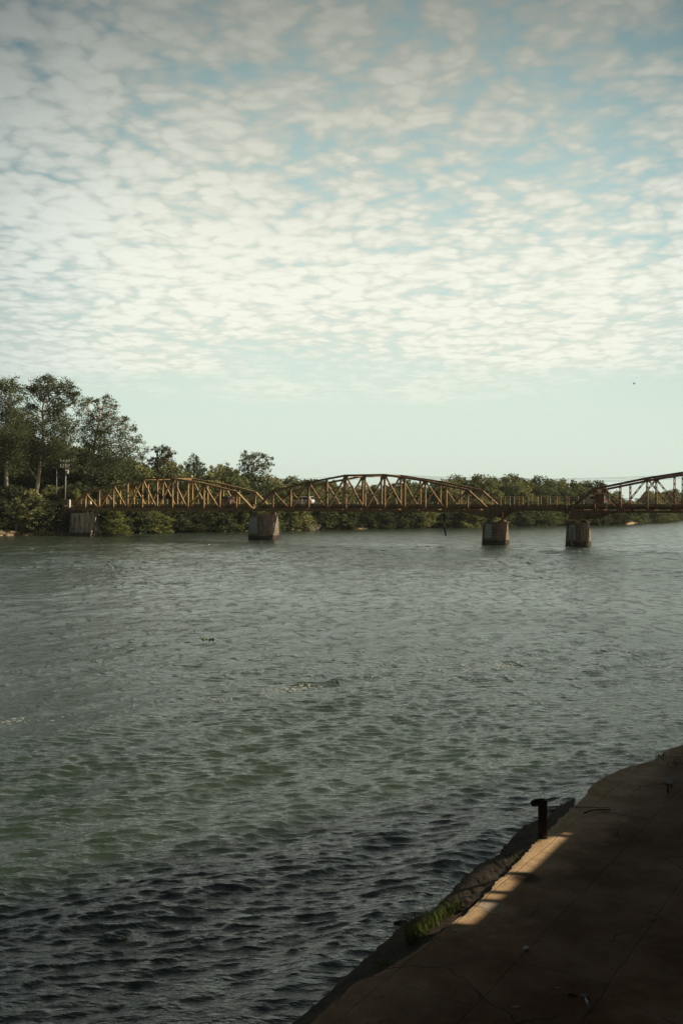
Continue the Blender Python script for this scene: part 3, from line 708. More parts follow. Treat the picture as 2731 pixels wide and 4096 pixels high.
place(PB[0], 620, shoreY(620)-1.2, -.1, 4.8, 7.5, 'low sunlit bush spreading over the water under the left truss', 'bush', 'sunlit bushes', 'bank_tree')
place(PB[0], 306, 205, 5.2, 4.1, 2.6, 'small bright green bush above the left parapet', 'bush', 'sunlit bushes', 'bank_tree')
place(PB[0], 2110, shoreY(2110)+17, 1.5, 11.4, 9.5, 'pale flowering tree crown rising behind the girder span', 'tree', 'sunlit bushes', 'bank_tree')
place(PB[0], 2160, shoreY(2160)+14, 1.5, 10.2, 7, 'smaller pale crown right of the flowering crown', 'tree', 'sunlit bushes', 'bank_tree')
# farther wood seen through the middle truss and beyond the bend
far_spec = [(1130,430,9.5,0),(1165,440,9.3,1),(1200,430,9.6,0),(1235,450,10.2,0),(1262,430,10.8,1),(1290,440,9.8,0),(1318,450,10.2,1),(1345,430,7.5,0),(1090,420,9.5,0),(1400,520,4.0,0),(1430,530,3.6,1)]
for i, (px, Y, h, k) in enumerate(far_spec):
    place(PF[k], px, Y, ground_z(px, Y-shoreY(px))-.3, h*.95, 10, 'hazy %s tree on the low hill behind the white car' % ('upright' if k else 'rounded'), 'tree', 'distant hill trees', 'bank_tree')
for i, (px, Y, h) in enumerate([(2572,352,8.0),(2592,356,9.6),(2615,360,10.3),(2640,372,8.8),(2662,384,10.6),(2684,405,11.6),(2702,410,11.2),(2722,416,8),(2745,420,7),(2770,420,8),(2544,345,6.2)]):
    place([PD[0], PG[0], PG[1]][i % 3], px, Y, .6, h, rr.uniform(8, 10), '%s tree on the farthest point by the right edge' % ['dark', 'rounded green', 'upright green'][i % 3], 'tree', 'trees on the far point', 'bank_tree')
for i in range(14):
    px = 2600+i*14; Ys = shoreY(px)
    place([PD[1], PG[3]][i % 2], px, Ys+5, .2, rr.uniform(4.2, 6.0), 8, '%s bush at the water under the right end of the bridge' % ['dark', 'green'][i % 2], 'bush', 'bushes of the far point', 'bank_tree')
# drift branches at the waterline under the middle truss
mb = MB(); r3 = random.Random(5)
for i in range(14):
    a = G(1258+r3.uniform(-14,14), 2123.5, 0)+Vector((0,0,r3.uniform(0,.4))); limb(mb, wob(a, a+Vector((r3.uniform(-1.6,1.6), r3.uniform(-1,.6), r3.uniform(.1,1.5))), 3, .12, r3), .06, .02, 4)
tag(mb.build('fallen_branch', M['bark_pale'], smooth=True), 'bare pale fallen branches at the waterline under the middle truss', 'branches')

# ------------------------------------------------------------------ utility poles, lamp, wires
Yp = 200.5; Yl = 208
up = empty('utility_pole', D(262, 1985, Yp), 'pale utility pole with three crossarms among the left trees', 'utility pole')
mb = MB(); mb.tube([D(261.5, 2000, Yp), D(265, 1846, Yp)], [.17, .11], 10); mb.build('pole', M['pole'], up, smooth=True)
for (py, a, b) in ((1845, 242, 280), (1862, 241, 280), (1869, 241, 275)):
    mb = MB(); mb.bar(D(a, py, Yp-.15), D(b, py, Yp-.15), .1, .12); arm = mb.build('crossarm', M['pole'], up)
    for k in range(4):
        q = D(a+2+(b-a-4)*k/3, py, Yp-.15); mb = MB(); mb.tube([q+Vector((0,0,.06)), q+Vector((0,0,.26))], [.05, .03], 6); mb.build('insulator', M['lamp'], arm)
mb = MB(); q = D(272, 1887, Yp-.3); mb.tube([q-Vector((0,0,.4)), q+Vector((0,0,.4))], .22, 10); mb.build('transformer', M['galv'], up)
sl_ = empty('street_lamp', D(226, 1985, Yl), 'curved arm street lamp left of the utility pole', 'street lamp')
mb = MB(); mb.tube([D(228, 2000, Yl), D(228, 1885, Yl), D(226, 1876, Yl), D(220, 1871.5, Yl), D(214, 1871, Yl)], [.09, .07, .05, .04, .04], 8); mb.build('lamp_post', M['galv'], sl_, smooth=True)
mb = MB(); mb.tube([D(216, 1871, Yl), D(213.5, 1870.5, Yl), D(210.5, 1871.5, Yl)], [.06, .12, .05], 8); mb.build('lamp_head', M['galv'], sl_, smooth=True)
for i, px in enumerate((1185, 1192.5)):
    o = empty('pale_post', D(px, 1995, 262), ['left', 'right'][i]+' one of two pale posts beyond the bridge above the white car', 'post', 'pale posts beyond the bridge')
    mb = MB(); mb.tube([D(px, 2000, 262), D(px, 1940-i*5, 262)], .13, 8); mb.build('post', M['pole'], o)
    mb = MB(); c = D(px, 1939-i*5, 262); mb.box(c-Vector((.3,.1,.06)), c+Vector((.3,.1,.06))); mb.build('post_cap', M['galv'], o)
def wire(pts, r, label):
    P_ = [D(*p) for p in pts]; out = []
    for i in range(len(P_)-1):
        a, b = P_[i], P_[i+1]
        for k in range(12): out.append(a.lerp(b, k/12))
    out.append(P_[-1]); mb = MB(); mb.tube(out, r, 4)
    return tag(mb.build('overhead_wire', M['cable']), label, 'wire', 'overhead wires beyond the bridge')
def sag(x0, y0, Y0, x1, y1, Y1, s, n=14):
    return [(x0+(x1-x0)*i/n, y0+(y1-y0)*i/n + 4*s*(i/n)*(1-i/n), Y0+(Y1-Y0)*i/n) for i in range(n+1)]
for (dy, lab) in ((0, 'topmost overhead wire from the hidden pole behind the middle truss to the right edge'), (5, 'second highest overhead wire beyond the girder span'), (12, 'third overhead wire beyond the girder span'), (17, 'lowest overhead wire beyond the girder span')):
    wire(sag(1560, 1898+dy*.55, 262, 2760, 1896+dy, 262, 18), .028, lab)
wire(sag(265, 1862, 200, 1186, 1940, 262, 4), .028, 'overhead wire from the utility pole towards the pale posts')
wire(sag(1186, 1941, 262, 1560, 1899, 262, 3), .028, 'overhead wire rising right from the pale posts')
wire(sag(905, 1925, 262, 1560, 1897, 262, 2), .02, 'thin overhead wire above the second pier')

# ------------------------------------------------------------------ water
def water_mesh():
    a_in = np.linspace(-24, 24, 980); a_l = np.linspace(-88, -24.4, 70); a_r = np.linspace(24.4, 80, 60)
    ang = np.radians(np.concatenate([a_l, a_in, a_r])); rad = np.concatenate([6.5*np.exp(np.linspace(0, math.log(9.5/6.5), 60))[:-1], 9.5*np.exp(np.linspace(0, math.log(160/9.5), 1270))[:-1], 160*np.exp(np.linspace(0, math.log(1500/160), 200))])
    A, Rr = np.meshgrid(ang, rad, indexing='ij'); X = Rr*np.sin(A); Y = Rr*np.cos(A)
    dr = np.broadcast_to(np.gradient(rad)[None, :], X.shape); Z = np.zeros_like(X); DX = np.zeros_like(X); DY = np.zeros_like(X)
    g = np.random.default_rng(3)
    # slow gust map so that the chop is not the same everywhere
    gust = np.zeros_like(X)
    for i in range(14):
        th = g.uniform(0, 6.28); k = 2*math.pi/g.uniform(9, 60); gust += np.sin((X*np.cos(th)+Y*np.sin(th))*k + g.uniform(0, 6.28))
    gust = 1 + .20*gust
    gust = np.clip(gust, .45, 1.7) * (1 + .35*np.clip((Rr-50)/70, 0, 1))
    n = 160
    for i in range(n):
        typ = i % 10
        if typ < 2: lam = math.exp(g.uniform(math.log(.9), math.log(4.5))); th = R(138)+g.normal()*R(13); amp = .0026*lam
        elif typ < 7: lam = math.exp(g.uniform(math.log(.13), math.log(.46))); th = R(101)+g.normal()*R(10); amp = .0039*lam
        else: lam = math.exp(g.uniform(math.log(.12), math.log(.7))); th = R(108)+g.normal()*R(36); amp = .0017*lam
        amp *= g.uniform(.5, 1.4)
        k = 2*math.pi/lam; ph = g.uniform(0, 6.28)
        cx_, sy_ = math.cos(th), math.sin(th)
        arg = (X*cx_ + Y*sy_)*k + ph + .9*np.sin((X*sy_-Y*cx_)*k*.23 + ph*3) 
        fade = np.clip((lam/(dr*2.2)) - 1, 0, 1)*gust
        Z += amp*fade*(np.cos(arg)); q = .9*amp*fade*np.sin(arg); DX -= q*cx_; DY -= q*sy_
    # two slanting wash lines near the quay and the current line past the piers
    V = np.stack([X+DX, Y+DY, Z], axis=-1).reshape(-1, 3)
    na, nr = len(ang), len(rad); i = np.arange(na-1)[:, None]; j = np.arange(nr-1)[None, :]
    a = (i*nr+j).ravel(); F = np.stack([a, a+1, a+nr+1, a+nr], axis=1)
    return V, F
V, F = water_mesh()
m, t, b, P, O = material('river_water')
sep = t.new('ShaderNodeSeparateXYZ', {0: P}); X_, Y_ = sep.outputs[0], sep.outputs[1]
P2 = t.vmath('MULTIPLY', P, (1, 1, 0))
rot = t.new('ShaderNodeMapping', {'Vector': P2, 'Rotation': (0, 0, R(-14)), 'Scale': (.5, 1.25, 1)}).outputs[0]
n_a = t.noise(rot, 2.6, 5, .62, .5); n_b = t.noise(rot, 8.0, 4, .6, .3); n_c = t.noise(rot, .8, 3, .5)
def line_dist(a, bb):           # signed distance from the line through two ground points
    a = Vector(a); bb = Vector(bb); d = (bb-a).to_2d().normalized(); nx, ny = -d.y, d.x
    return t.m('SUBTRACT', t.m('ADD', t.m('MULTIPLY', X_, nx), t.m('MULTIPLY', Y_, ny)), a.x*nx+a.y*ny)
wig = t.m('MULTIPLY', t.m('SUBTRACT', t.noise(P2, .12, 3, .5), .5), 7.0)
cur = t.m('ABSOLUTE', t.m('ADD', line_dist(B(20, -1.4, 0), B(110, -1.4, 0)), t.m('MULTIPLY', wig, .25)))
rough_line = t.ss(cur, .0, 3.0, 1, 0)
rough_line = t.m('MULTIPLY', rough_line, t.ss(X_, -18, -6))
h = t.m('ADD', t.m('MULTIPLY', n_a, .62), t.m('MULTIPLY', n_b, .30)); h = t.m('ADD', h, t.m('MULTIPLY', n_c, .45))
dist = t.vmath('LENGTH', P)
rot2 = t.new('ShaderNodeMapping', {'Vector': P2, 'Rotation': (0, 0, R(-12)), 'Scale': (.42, 1.0, 1)}).outputs[0]
n_d = t.noise(rot2, .42, 7, .68, .6)
h = t.m('ADD', h, t.m('MULTIPLY', n_d, t.ss(dist, 30, 120, .1, 1.2)))
fA = t.noise(t.vmath('MULTIPLY', P2, (1.9, 1.0, 1)), 1.0, 3, .65, .3); fB = t.noise(t.vmath('MULTIPLY', P2, (.85, .33, 1)), 1.0, 3, .65, .3)
h = t.m('ADD', h, t.m('MULTIPLY', fA, t.m('MULTIPLY', t.ss(dist, 20, 42, .3, .6), t.ss(dist, 70, 140, 1, .3))))
h = t.m('ADD', h, t.m('MULTIPLY', fB, t.ss(dist, 45, 110, 0, 1.5)))
h = t.m('ADD', h, t.m('MULTIPLY', t.noise(rot2, 1.3, 5, .65, .4), t.ss(dist, 18, 60, .2, 1.2)))
patch_ = t.ss(t.noise(t.vmath('MULTIPLY', P2, (1.1, .36, 1)), 1.0, 4, .6, .4), .46, .66)
bstr = t.m('ADD', t.m('ADD', t.ss(dist, 18, 70, .85, .22), t.m('MULTIPLY', patch_, .12)), t.m('MULTIPLY', rough_line, .6), clamp=False)
bstr = t.m('MULTIPLY', bstr, t.ss(dist, 150, 400, 1, .6))
bp = t.new('ShaderNodeBump', {'Height': h, 'Strength': bstr, 'Distance': .13})
fC = t.noise(t.vmath('MULTIPLY', t.vmath('ADD', P2, (17, 5, 0)), (1.5, .75, 1)), 1.0, 3, .6, .4)
fD = t.noise(t.vmath('MULTIPLY', t.vmath('ADD', P2, (3, 41, 0)), (.62, .25, 1)), 1.0, 3, .6, .4)
hs = t.m('MULTIPLY', t.ss(fC, .52, .72), t.m('MULTIPLY', t.ss(dist, 22, 45, 0, .13), t.ss(dist, 90, 160, 1, .2)))
hs = t.m('ADD', hs, t.m('MULTIPLY', t.ss(fD, .52, .72), t.ss(dist, 60, 110, 0, .42)))
bp2 = t.new('ShaderNodeBump', {'Height': hs, 'Strength': 1.0, 'Distance': 1.0, 'Normal': bp.outputs[0]})
t.put(b.inputs['Normal'], bp2.outputs[0])
# foam flecks strung along two drift lines, and around the drowned rock
fl = t.noise(t.vmath('MULTIPLY', P2, (1.0, .7, 1)), 8.5, 4, .7); fl2 = t.noise(P2, .55, 3, .6)
d1 = t.m('ABSOLUTE', t.m('ADD', line_dist(G(60, 2875), G(1560, 2712)), t.m('MULTIPLY', wig, .6)))
d2 = t.m('ABSOLUTE', t.m('ADD', line_dist(G(1100, 2620), G(2731, 2480)), t.m('MULTIPLY', wig, .9)))
band = t.m('MAXIMUM', t.ss(d1, 0, 1.5, 1, 0), t.m('MULTIPLY', t.ss(d2, 0, 2.6, 1, 0), .55))
band = t.m('MULTIPLY', band, t.ss(fl2, .40, .60))
rk = G(1560, 3700)
dr1 = t.vmath('DISTANCE', t.vmath('MULTIPLY', t.vmath('SUBTRACT', P2, (rk.x, rk.y, 0)), (.75, 1.5, 0)), (0,0,0))
band2 = t.m('MULTIPLY', t.ss(dr1, .12, .55, 1, 0), .9)
th_ = t.m('SUBTRACT', .80, t.m('MULTIPLY', t.m('MAXIMUM', band, band2), .30))
foam = t.ss(t.m('SUBTRACT', fl, th_), 0, .06)
base = t.mix(t.ss(t.noise(P2, .07, 3, .5), .35, .65), (.026,.040,.027), (.033,.049,.033))
c = t.mix(t.m('MULTIPLY', foam, .5), base, (.55,.58,.54))
t.put(b.inputs['Base Color'], c)
b.inputs['IOR'].default_value = 1.52; t.put(b.inputs['Roughness'], t.m('ADD', t.ss(dist, 14, 90, .10, .18), t.m('MULTIPLY', foam, .4)))
b.inputs['Specular IOR Level'].default_value = 1.0
tag(mesh_np('river_water', V, F, m, smooth=True), 'choppy grey green river water', kind='structure')

# ------------------------------------------------------------------ quay
ZQ = .5
EDGE = [(1238,4094),(1305,4030),(1423,3928),(1500,3895),(1600,3838),(1685,3785),(1812,3683),(1870,3644),(1943,3574),(1990,3520),(2023,3498),(2062,3452),(2106,3408),(2135,3370),(2163,3347),(2210,3301),(2250,3262),(2289,3226)]
WEDGE = [(1200,4086),(1283,4008),(1423,3880),(1506,3804),(1557,3759),(1608,3708),(1742,3644),(1774,3606),(1844,3530),(1901,3479),(1955,3448),(1997,3427),(2016,3396),(2093,3310),(2154,3282),(2196,3273),(2242,3222),(2298,3200)]
SLAB = [(2289,3226),(2336,3184),(2359,3147),(2385,3122),(2422,3100),(2470,3080),(2513,3063),(2570,3050),(2625,3035),(2648,3015),(2667,2996),(2731,2975)]
def refine(pts, n, amp, seed):
    r = random.Random(seed); out = []
    for (a, b_) in zip(pts, pts[1:]):
        for k in range(n):
            f = k/n; out.append((a[0]+(b_[0]-a[0])*f + r.uniform(-amp, amp), a[1]+(b_[1]-a[1])*f + r.uniform(-amp, amp)*.5))
    out.append(pts[-1]); return out
edge_w = [G(x, y, ZQ) for x, y in refine(EDGE, 7, 6.0, 1)]
# quay material
m, t, b, P, O = material('quay_concrete')
u = t.vmath('DOT_PRODUCT', P, (.52,.85,0)); v = t.vmath('DOT_PRODUCT', P, (.85,-.52,0))
cv = t.new('ShaderNodeCombineXYZ', {0: u, 1: v, 2: 0}).outputs[0]
wv = t.vmath('ADD', cv, t.vmath('SCALE', t.vmath('SUBTRACT', t.noise(P, 1.2, 3, .5, out=1), (.5,.5,.5)), .09))
br = t.new('ShaderNodeTexBrick', {'Vector': wv, 'Scale': 1.0, 'Mortar Size': .014, 'Mortar Smooth': .6, 'Brick Width': 2.6, 'Row Height': 1.15, 'Color1': (0,0,0,1), 'Color2': (1,1,1,1)})
n1 = t.noise(P, .7, 6, .62); n2 = t.noise(P, 3.5, 6, .7); n3 = t.noise(t.vmath('ADD', P, (9,4,0)), 1.6, 5, .6)
c = t.mix(t.ss(n1, .35, .62), (.105,.045,.018), (.19,.09,.042))
c = t.mix(t.ss(n3, .48, .64, 0, .6), c, (.17,.092,.048))
c = t.mix(t.m('MULTIPLY', br.outputs['Color'], .25), c, (.07,.05,.035))
# paler river edge concrete, part of the strip's sunlight put into its colour
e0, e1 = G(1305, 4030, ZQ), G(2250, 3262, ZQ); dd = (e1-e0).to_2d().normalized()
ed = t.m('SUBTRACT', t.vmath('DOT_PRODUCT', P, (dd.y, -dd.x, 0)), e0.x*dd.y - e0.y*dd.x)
sun_lift = t.ss(t.m('ADD', ed, t.m('MULTIPLY', t.m('SUBTRACT', n3, .5), 1.6)), .25, 1.25, 1, .0)
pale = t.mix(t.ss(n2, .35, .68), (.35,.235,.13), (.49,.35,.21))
c = t.mix(t.m('MULTIPLY', sun_lift, t.ss(t.m('ADD', u, n2), 12.2, 13.2, .3, .92)), c, pale)
c = t.mix(t.ss(t.noise(P, 5.0, 6, .75), .60, .70, 0, .75), c, (.05,.032,.02))
ja, jb = G(2284, 3229, ZQ), G(2436, 3231, ZQ); jd = (jb-ja).normalized(); jl = (jb-ja).length
rel = t.vmath('SUBTRACT', P, tuple(ja)); al = t.vmath('DOT_PRODUCT', rel, tuple(jd)); pe_ = t.m('ABSOLUTE', t.m('ADD', t.vmath('DOT_PRODUCT', rel, (-jd.y, jd.x, 0)), t.m('MULTIPLY', t.m('SUBTRACT', n2, .5), .05)))
jm = t.m('MULTIPLY', t.ss(pe_, .022, .045, 1, 0), t.m('MULTIPLY', t.m('GREATER_THAN', al, 0.0), t.m('LESS_THAN', al, jl)))
c = t.mix(t.m('MULTIPLY', jm, .93), c, (.01,.007,.005))
crk = t.new('ShaderNodeTexVoronoi', {'Vector': t.vmath('ADD', P, t.vmath('SCALE', t.noise(P, 2.5, 4, .6, out=1), .35)), 'Scale': .55}, feature='DISTANCE_TO_EDGE').outputs['Distance']
c = t.mix(t.m('MULTIPLY', t.ss(crk, .003, .012, 1, 0), t.ss(t.noise(P, .5, 2), .48, .6, 0, .8)), c, (.012,.008,.005))
bl = t.vmath('DISTANCE', t.vmath('ADD', P, t.vmath('SCALE', t.noise(P, 4.0, 4, .6, out=1), .22)), tuple(G(2098, 3512, ZQ)+Vector((.11,.11,.11))))
c = t.mix(t.ss(bl, .10, .30, .92, 0), c, (.022,.014,.008))
lp = t.vmath('DISTANCE', t.vmath('ADD', P, t.vmath('SCALE', t.noise(P, 3.0, 3, .6, out=1), .2)), tuple(G(1965, 3625, ZQ)+Vector((.1,.1,.1))))
c = t.mix(t.ss(lp, .16, .24, .8, 0), c, (.30,.25,.20))
grit = t.ss(t.noise(P, 38, 2, .6), .66, .74)
c = t.mix(t.m('MULTIPLY', grit, .5), c, (.16,.12,.08)); c = t.mix(t.m('MULTIPLY', t.ss(t.noise(t.vmath('ADD', P, (4,4,4)), 24, 2, .6), .64, .72), .6), c, (.012,.008,.005))
c = t.mix(t.m('MULTIPLY', br.outputs['Fac'], t.ss(n3, .4, .65, 0, .4)), c, (.03,.02,.014))
t.put(b.inputs['Base Color'], c); t.put(b.inputs['Roughness'], t.ss(n1, .3, .7, .92, .7)); b.inputs['Specular IOR Level'].default_value = .12
hh = t.m('SUBTRACT', t.m('ADD', t.m('MULTIPLY', n2, .6), t.m('MULTIPLY', t.noise(P, 22, 4, .7), .2)), t.m('MULTIPLY', br.outputs['Fac'], .6))
bp = t.new('ShaderNodeBump', {'Height': hh, 'Strength': .8, 'Distance': .04}); t.put(b.inputs['Normal'], bp.outputs[0])
M['quay'] = m
nq = Vector((.85, -.52, 0))
# pavement: grid from the broken edge inland
def sheet(edge, z, inland, name, label, drop):
    V = []; F = []; ds = inland
    for p in edge:
        for d in ds: V.append((p.x+nq.x*d, p.y+nq.y*d, z + (0 if d > .05 else -.012)))
    k = len(ds); n = len(edge)
    F = [(i*k+j, (i+1)*k+j, (i+1)*k+j+1, i*k+j+1) for i in range(n-1) for j in range(k-1)]
    base = len(V)
    for p in edge: V.append((p.x, p.y, z-drop))
    F += [(i*k, base+i, base+i+1, (i+1)*k) for i in range(n-1)]
    o = mesh_np(name, np.array(V), np.array(F), M['quay']); return tag(o, label, kind='structure')
pre = [Vector((-9.5, 3.0-9, ZQ)), Vector((-6, 1.5, ZQ)), Vector((-3.2, 6.0, ZQ))]
edge_full = pre + edge_w
s_edge = [G(x, y, ZQ+.003) for x, y in refine(SLAB, 6, 3.5, 2)]
tail = [s_edge[-1] + Vector((.56, .83, 0))*d for d in (3, 8, 20, 60, 150)]
e_top = edge_w[-1]
sheet(edge_full, ZQ, [0,.06,.4,1,2,4,8,16,60], 'quay_pavement', 'brown worn concrete quay pavement', .55)
j0 = s_edge[0]
sheet(s_edge + tail, ZQ+.003, [0,.06,.35,1,2,4,8,16,60], 'quay_slab', 'slightly higher quay slabs farther along the bank', .75)
# revetment: sloping broken concrete and earth from pavement edge to the water
wed = [G(x, y, 0) for x, y in refine(WEDGE, 7, 4.5, 3)]
V = []; K = 8; pe = edge_w; gg = np.random.default_rng(8)
w_full = [Vector((-10.5,-6,0)), Vector((-6.6,1.6,0)), Vector((-3.8,6.2,0))] + wed
n = min(len(w_full), len(edge_full))
for i in range(n):
    a = edge_full[i]; w_ = w_full[i]
    for j in range(K+1):
        f = j/K; p = a.lerp(w_, f); z = (ZQ-.14)*(1-f)**.8 + .04
        if 0 < j: z += gg.normal()*.006; p = p + Vector((gg.normal()*.008, gg.normal()*.008, 0))
        if j == 0: z = ZQ-.1
        V.append((p.x, p.y, z))
    q = w_ + (w_-a).normalized()*.35; V.append((q.x, q.y, -.35))
K2 = K+2; F = [(i*K2+j, i*K2+j+1, (i+1)*K2+j+1, (i+1)*K2+j) for i in range(n-1) for j in range(K2-1)]
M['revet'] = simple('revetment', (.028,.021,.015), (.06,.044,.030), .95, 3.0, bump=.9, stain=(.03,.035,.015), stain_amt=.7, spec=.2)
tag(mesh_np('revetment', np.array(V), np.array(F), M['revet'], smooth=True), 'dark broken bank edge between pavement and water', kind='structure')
# land behind and beneath everything
mb = MB(); mb.add([(-300,-400,-2.2),(900,-400,-2.2),(1900,1900,-2.2),(-1900,1900,-2.2)], [(0,1,2,3)]); tag(mb.build('river_bed', M['soil'], recalc=False), kind='structure')
mb = MB(); aa = edge_full[0]; mb.add([(aa.x, aa.y, ZQ-.03), (aa.x, -400, ZQ-.03), (900,-400,ZQ-.03), (900, 300, ZQ-.03), tuple(tail[-1]-Vector((0,0,.15))), tuple(s_edge[-1]+nq*2-Vector((0,0,.15))), tuple(edge_w[0]+nq*2-Vector((0,0,.03)))], [(0,1,2,3,4,5,6)])
tag(mb.build('ground', M['soil'], recalc=False), kind='structure')

# mooring pipe
mp = G(2169, 3356, ZQ-.02); ppm = FP/mp.y
post = empty('mooring_post', mp, 'black rusty pipe post with a rounded head turned left, at the quay edge', 'mooring post')
mb = MB(); hh_ = 158/ppm; rr_ = 18.5/ppm; mb.tube([mp+Vector((0,0,-.3)), mp+Vector((0,0,hh_*.985)), mp+Vector((0,0,hh_))], [rr_, rr_, rr_*.93], 20); mb.build('post_shaft', M['rustpipe'], post)
mb = MB(); top = mp+Vector((0,0,hh_-.035)); mb.tube([top+Vector((.03,0,.0)), top+Vector((-.07,0,-.01)), top+Vector((-.13,0,-.022)), top+Vector((-.175,0,-.036)), top+Vector((-.20,0,-.045)), top+Vector((-.208,0,-.048))], [.052,.06,.062,.052,.033,.006], 14); mb.build('post_head', M['rustpipe'], post, smooth=True)
# low plate stand
st = G(2668, 3172, ZQ+.003); ppm = FP/st.y
stand = empty('plate_stand', st, 'low dark stand, a small flat plate on two legs by the right edge', 'stand')
pl = [G(2650, 3133, 0), None]
zt = ZQ+.003+.20
c = [G(2651, 3133, zt), G(2687, 3136, zt), G(2702, 3110, zt), G(2668, 3107, zt)]
mb = MB(); mb.hexa([p-Vector((0,0,.02)) for p in c]+[p for p in c]); mb.build('plate', M['plate'], stand)
for (x, y) in ((2669, 3171), (2684, 3150)):
    q = G(x, y, ZQ+.003); mb = MB(); mb.tube([q-Vector((0,0,.01)), q+Vector((0,0,.185))], .014, 8); mb.build('leg', M['rustpipe'], stand)
# litter and debris
def blob(p, sx_, sy_, sz_, seed, mat, name, label, cat, rot=0):
    bm = bmesh.new(); bmesh.ops.create_icosphere(bm, subdivisions=2, radius=1); r = random.Random(seed)
    for v in bm.verts:
        k = 1 + r.uniform(-.22, .22); v.co = Vector((v.co.x*sx_*k, v.co.y*sy_*k, max(-.3, v.co.z)*sz_*k))
    me = bpy.data.meshes.new(name); bm.to_mesh(me); bm.free(); me.materials.append(mat)
    o = bpy.data.objects.new(name, me); col.objects.link(o); o.location = p; o.rotation_euler = (0,0,rot); return tag(o, label, cat)
blob(G(2101, 3794, ZQ+.012), .045, .03, .022, 1, M['litter_white'], 'paper_scrap', 'crumpled white paper scrap lying on the dark pavement', 'litter', .4)
blob(G(2343, 3387, ZQ+.006), .02, .014, .01, 2, M['litter_white'], 'paper_scrap', 'tiny white scrap right of the sunlit strip', 'litter')
blob(G(1817, 3722, ZQ+.006), .022, .013, .01, 3, M['litter_white'], 'pebble', 'pale pebble on the pavement right of the grass tuft', 'pebble')
blob(G(2646, 3205, ZQ+.003+.006), .02, .014, .01, 4, M['litter_white'], 'paper_scrap', 'pale crumb of litter left of and below the plate stand', 'litter')
blob(G(2061, 4027, ZQ+.004), .05, .014, .005, 5, M['leaf_dry'], 'dry_leaf', 'long yellow dry leaf near the bottom edge', 'leaf', .1)
blob(G(2231, 3951, ZQ+.004), .028, .014, .005, 6, M['leaf_dry'], 'dry_leaf', 'small yellow dry leaf above the grey spoon', 'leaf', .3)
blob(G(2172, 3584, ZQ+.004), .016, .01, .006, 7, M['leaf_dry'], 'dry_leaf', 'tiny tan leaf beside the sunlit strip', 'leaf')
mb = MB(); limb(mb, [G(2335, 3252, ZQ+.03), G(2360, 3243, ZQ+.045), G(2395, 3237, ZQ+.03), G(2440, 3238, ZQ+.02)], .016, .012, 6)
tag(mb.build('bent_rod', M['rustpipe'], smooth=True), 'thin bent dark rod lying by the slab joint', 'rod')
mb = MB(); q = G(2338, 3985, ZQ+.006); mb.tube([G(2322, 3985, ZQ+.01), G(2338, 3987, ZQ+.012), G(2354, 3990, ZQ+.01)], [.012,.03,.012], 8); mb.tube([G(2340, 3992, ZQ+.01), G(2348, 4015, ZQ+.01), G(2361, 4042, ZQ+.008)], [.016,.014,.016], 8)
tag(mb.build('broken_spoon', M['plastic_grey'], smooth=True), 'grey T shaped plastic piece on the dark pavement at the bottom', 'litter')
mb = MB(); limb(mb, [G(2270, 3975, ZQ+.012), G(2288, 3973, ZQ+.02), G(2305, 3982, ZQ+.012)], .018, .012, 6)
tag(mb.build('twig', M['bark']), 'short dull twig left of the grey plastic piece', 'twig')
blob(G(1868, 3612, .34), .16, .11, .10, 9, M['rustpipe'], 'edge_stone', 'dark stone wedged at the broken edge above the grass tuft', 'stone', .6)
blob(G(1450, 3668, -.10)+Vector((0,0,0)), .42, .22, .08, 10, M['revet'], 'drowned_rock', 'dark wet rock awash left of the grass tuft', 'rock', .2)
blob(G(1600, 3690, 0)-Vector((0,0,.05)), .16, .10, .08, 12, M['revet'], 'shore_rock', 'small wet rock against the bank beside the foam', 'rock', .2)
blob(G(1395, 4050, 0)*1.0+Vector((-.05,-.05,0)), .2, .14, .10, 14, M['revet'], 'bank_rock', 'dark rock at the waterline near the bottom edge', 'rock', .8)
blob(G(497, 3755, .02), .05, .03, .02, 11, M['leaf_dry'], 'floating_leaf', 'brown leaf floating on the dark water', 'leaf', .5)
gp = random.Random(77); V = []; F = []
for i in range(320):
    x = gp.uniform(1250, 2731); y = gp.uniform(3060, 4096); q = G(x, y, ZQ)
    if (q - Vector(edge_w[0])).dot(Vector((.85,-.52,0))) < .55 and y > 3226: pass
    ei = min(edge_w + s_edge, key=lambda e: (e-q).length)
    if (q-ei).dot(Vector((.85,-.52,0))) < .08: continue
    zz = ZQ+.003 if (q - s_edge[0]).y > 0 and (q-s_edge[0]).dot(Vector((-.52*0,1,0))) > .15 else ZQ
    q.z = zz+.003; r = gp.uniform(.004, .013); b0 = len(V)
    for k in range(5): a_ = 6.283*k/5+gp.uniform(-.3,.3); V.append((q.x+math.cos(a_)*r*gp.uniform(.7,1.4), q.y+math.sin(a_)*r, q.z))
    V.append((q.x, q.y, q.z+r*.8)); F += [(b0+k, b0+(k+1) % 5, b0+5) for k in range(5)]
tag(mesh_np('grit', np.array(V), np.array(F), simple('grit_stone', (.05,.035,.022), (.22,.17,.12), .9, 2.0)), 'scattered crumbs of grit on the pavement', kind='stuff')
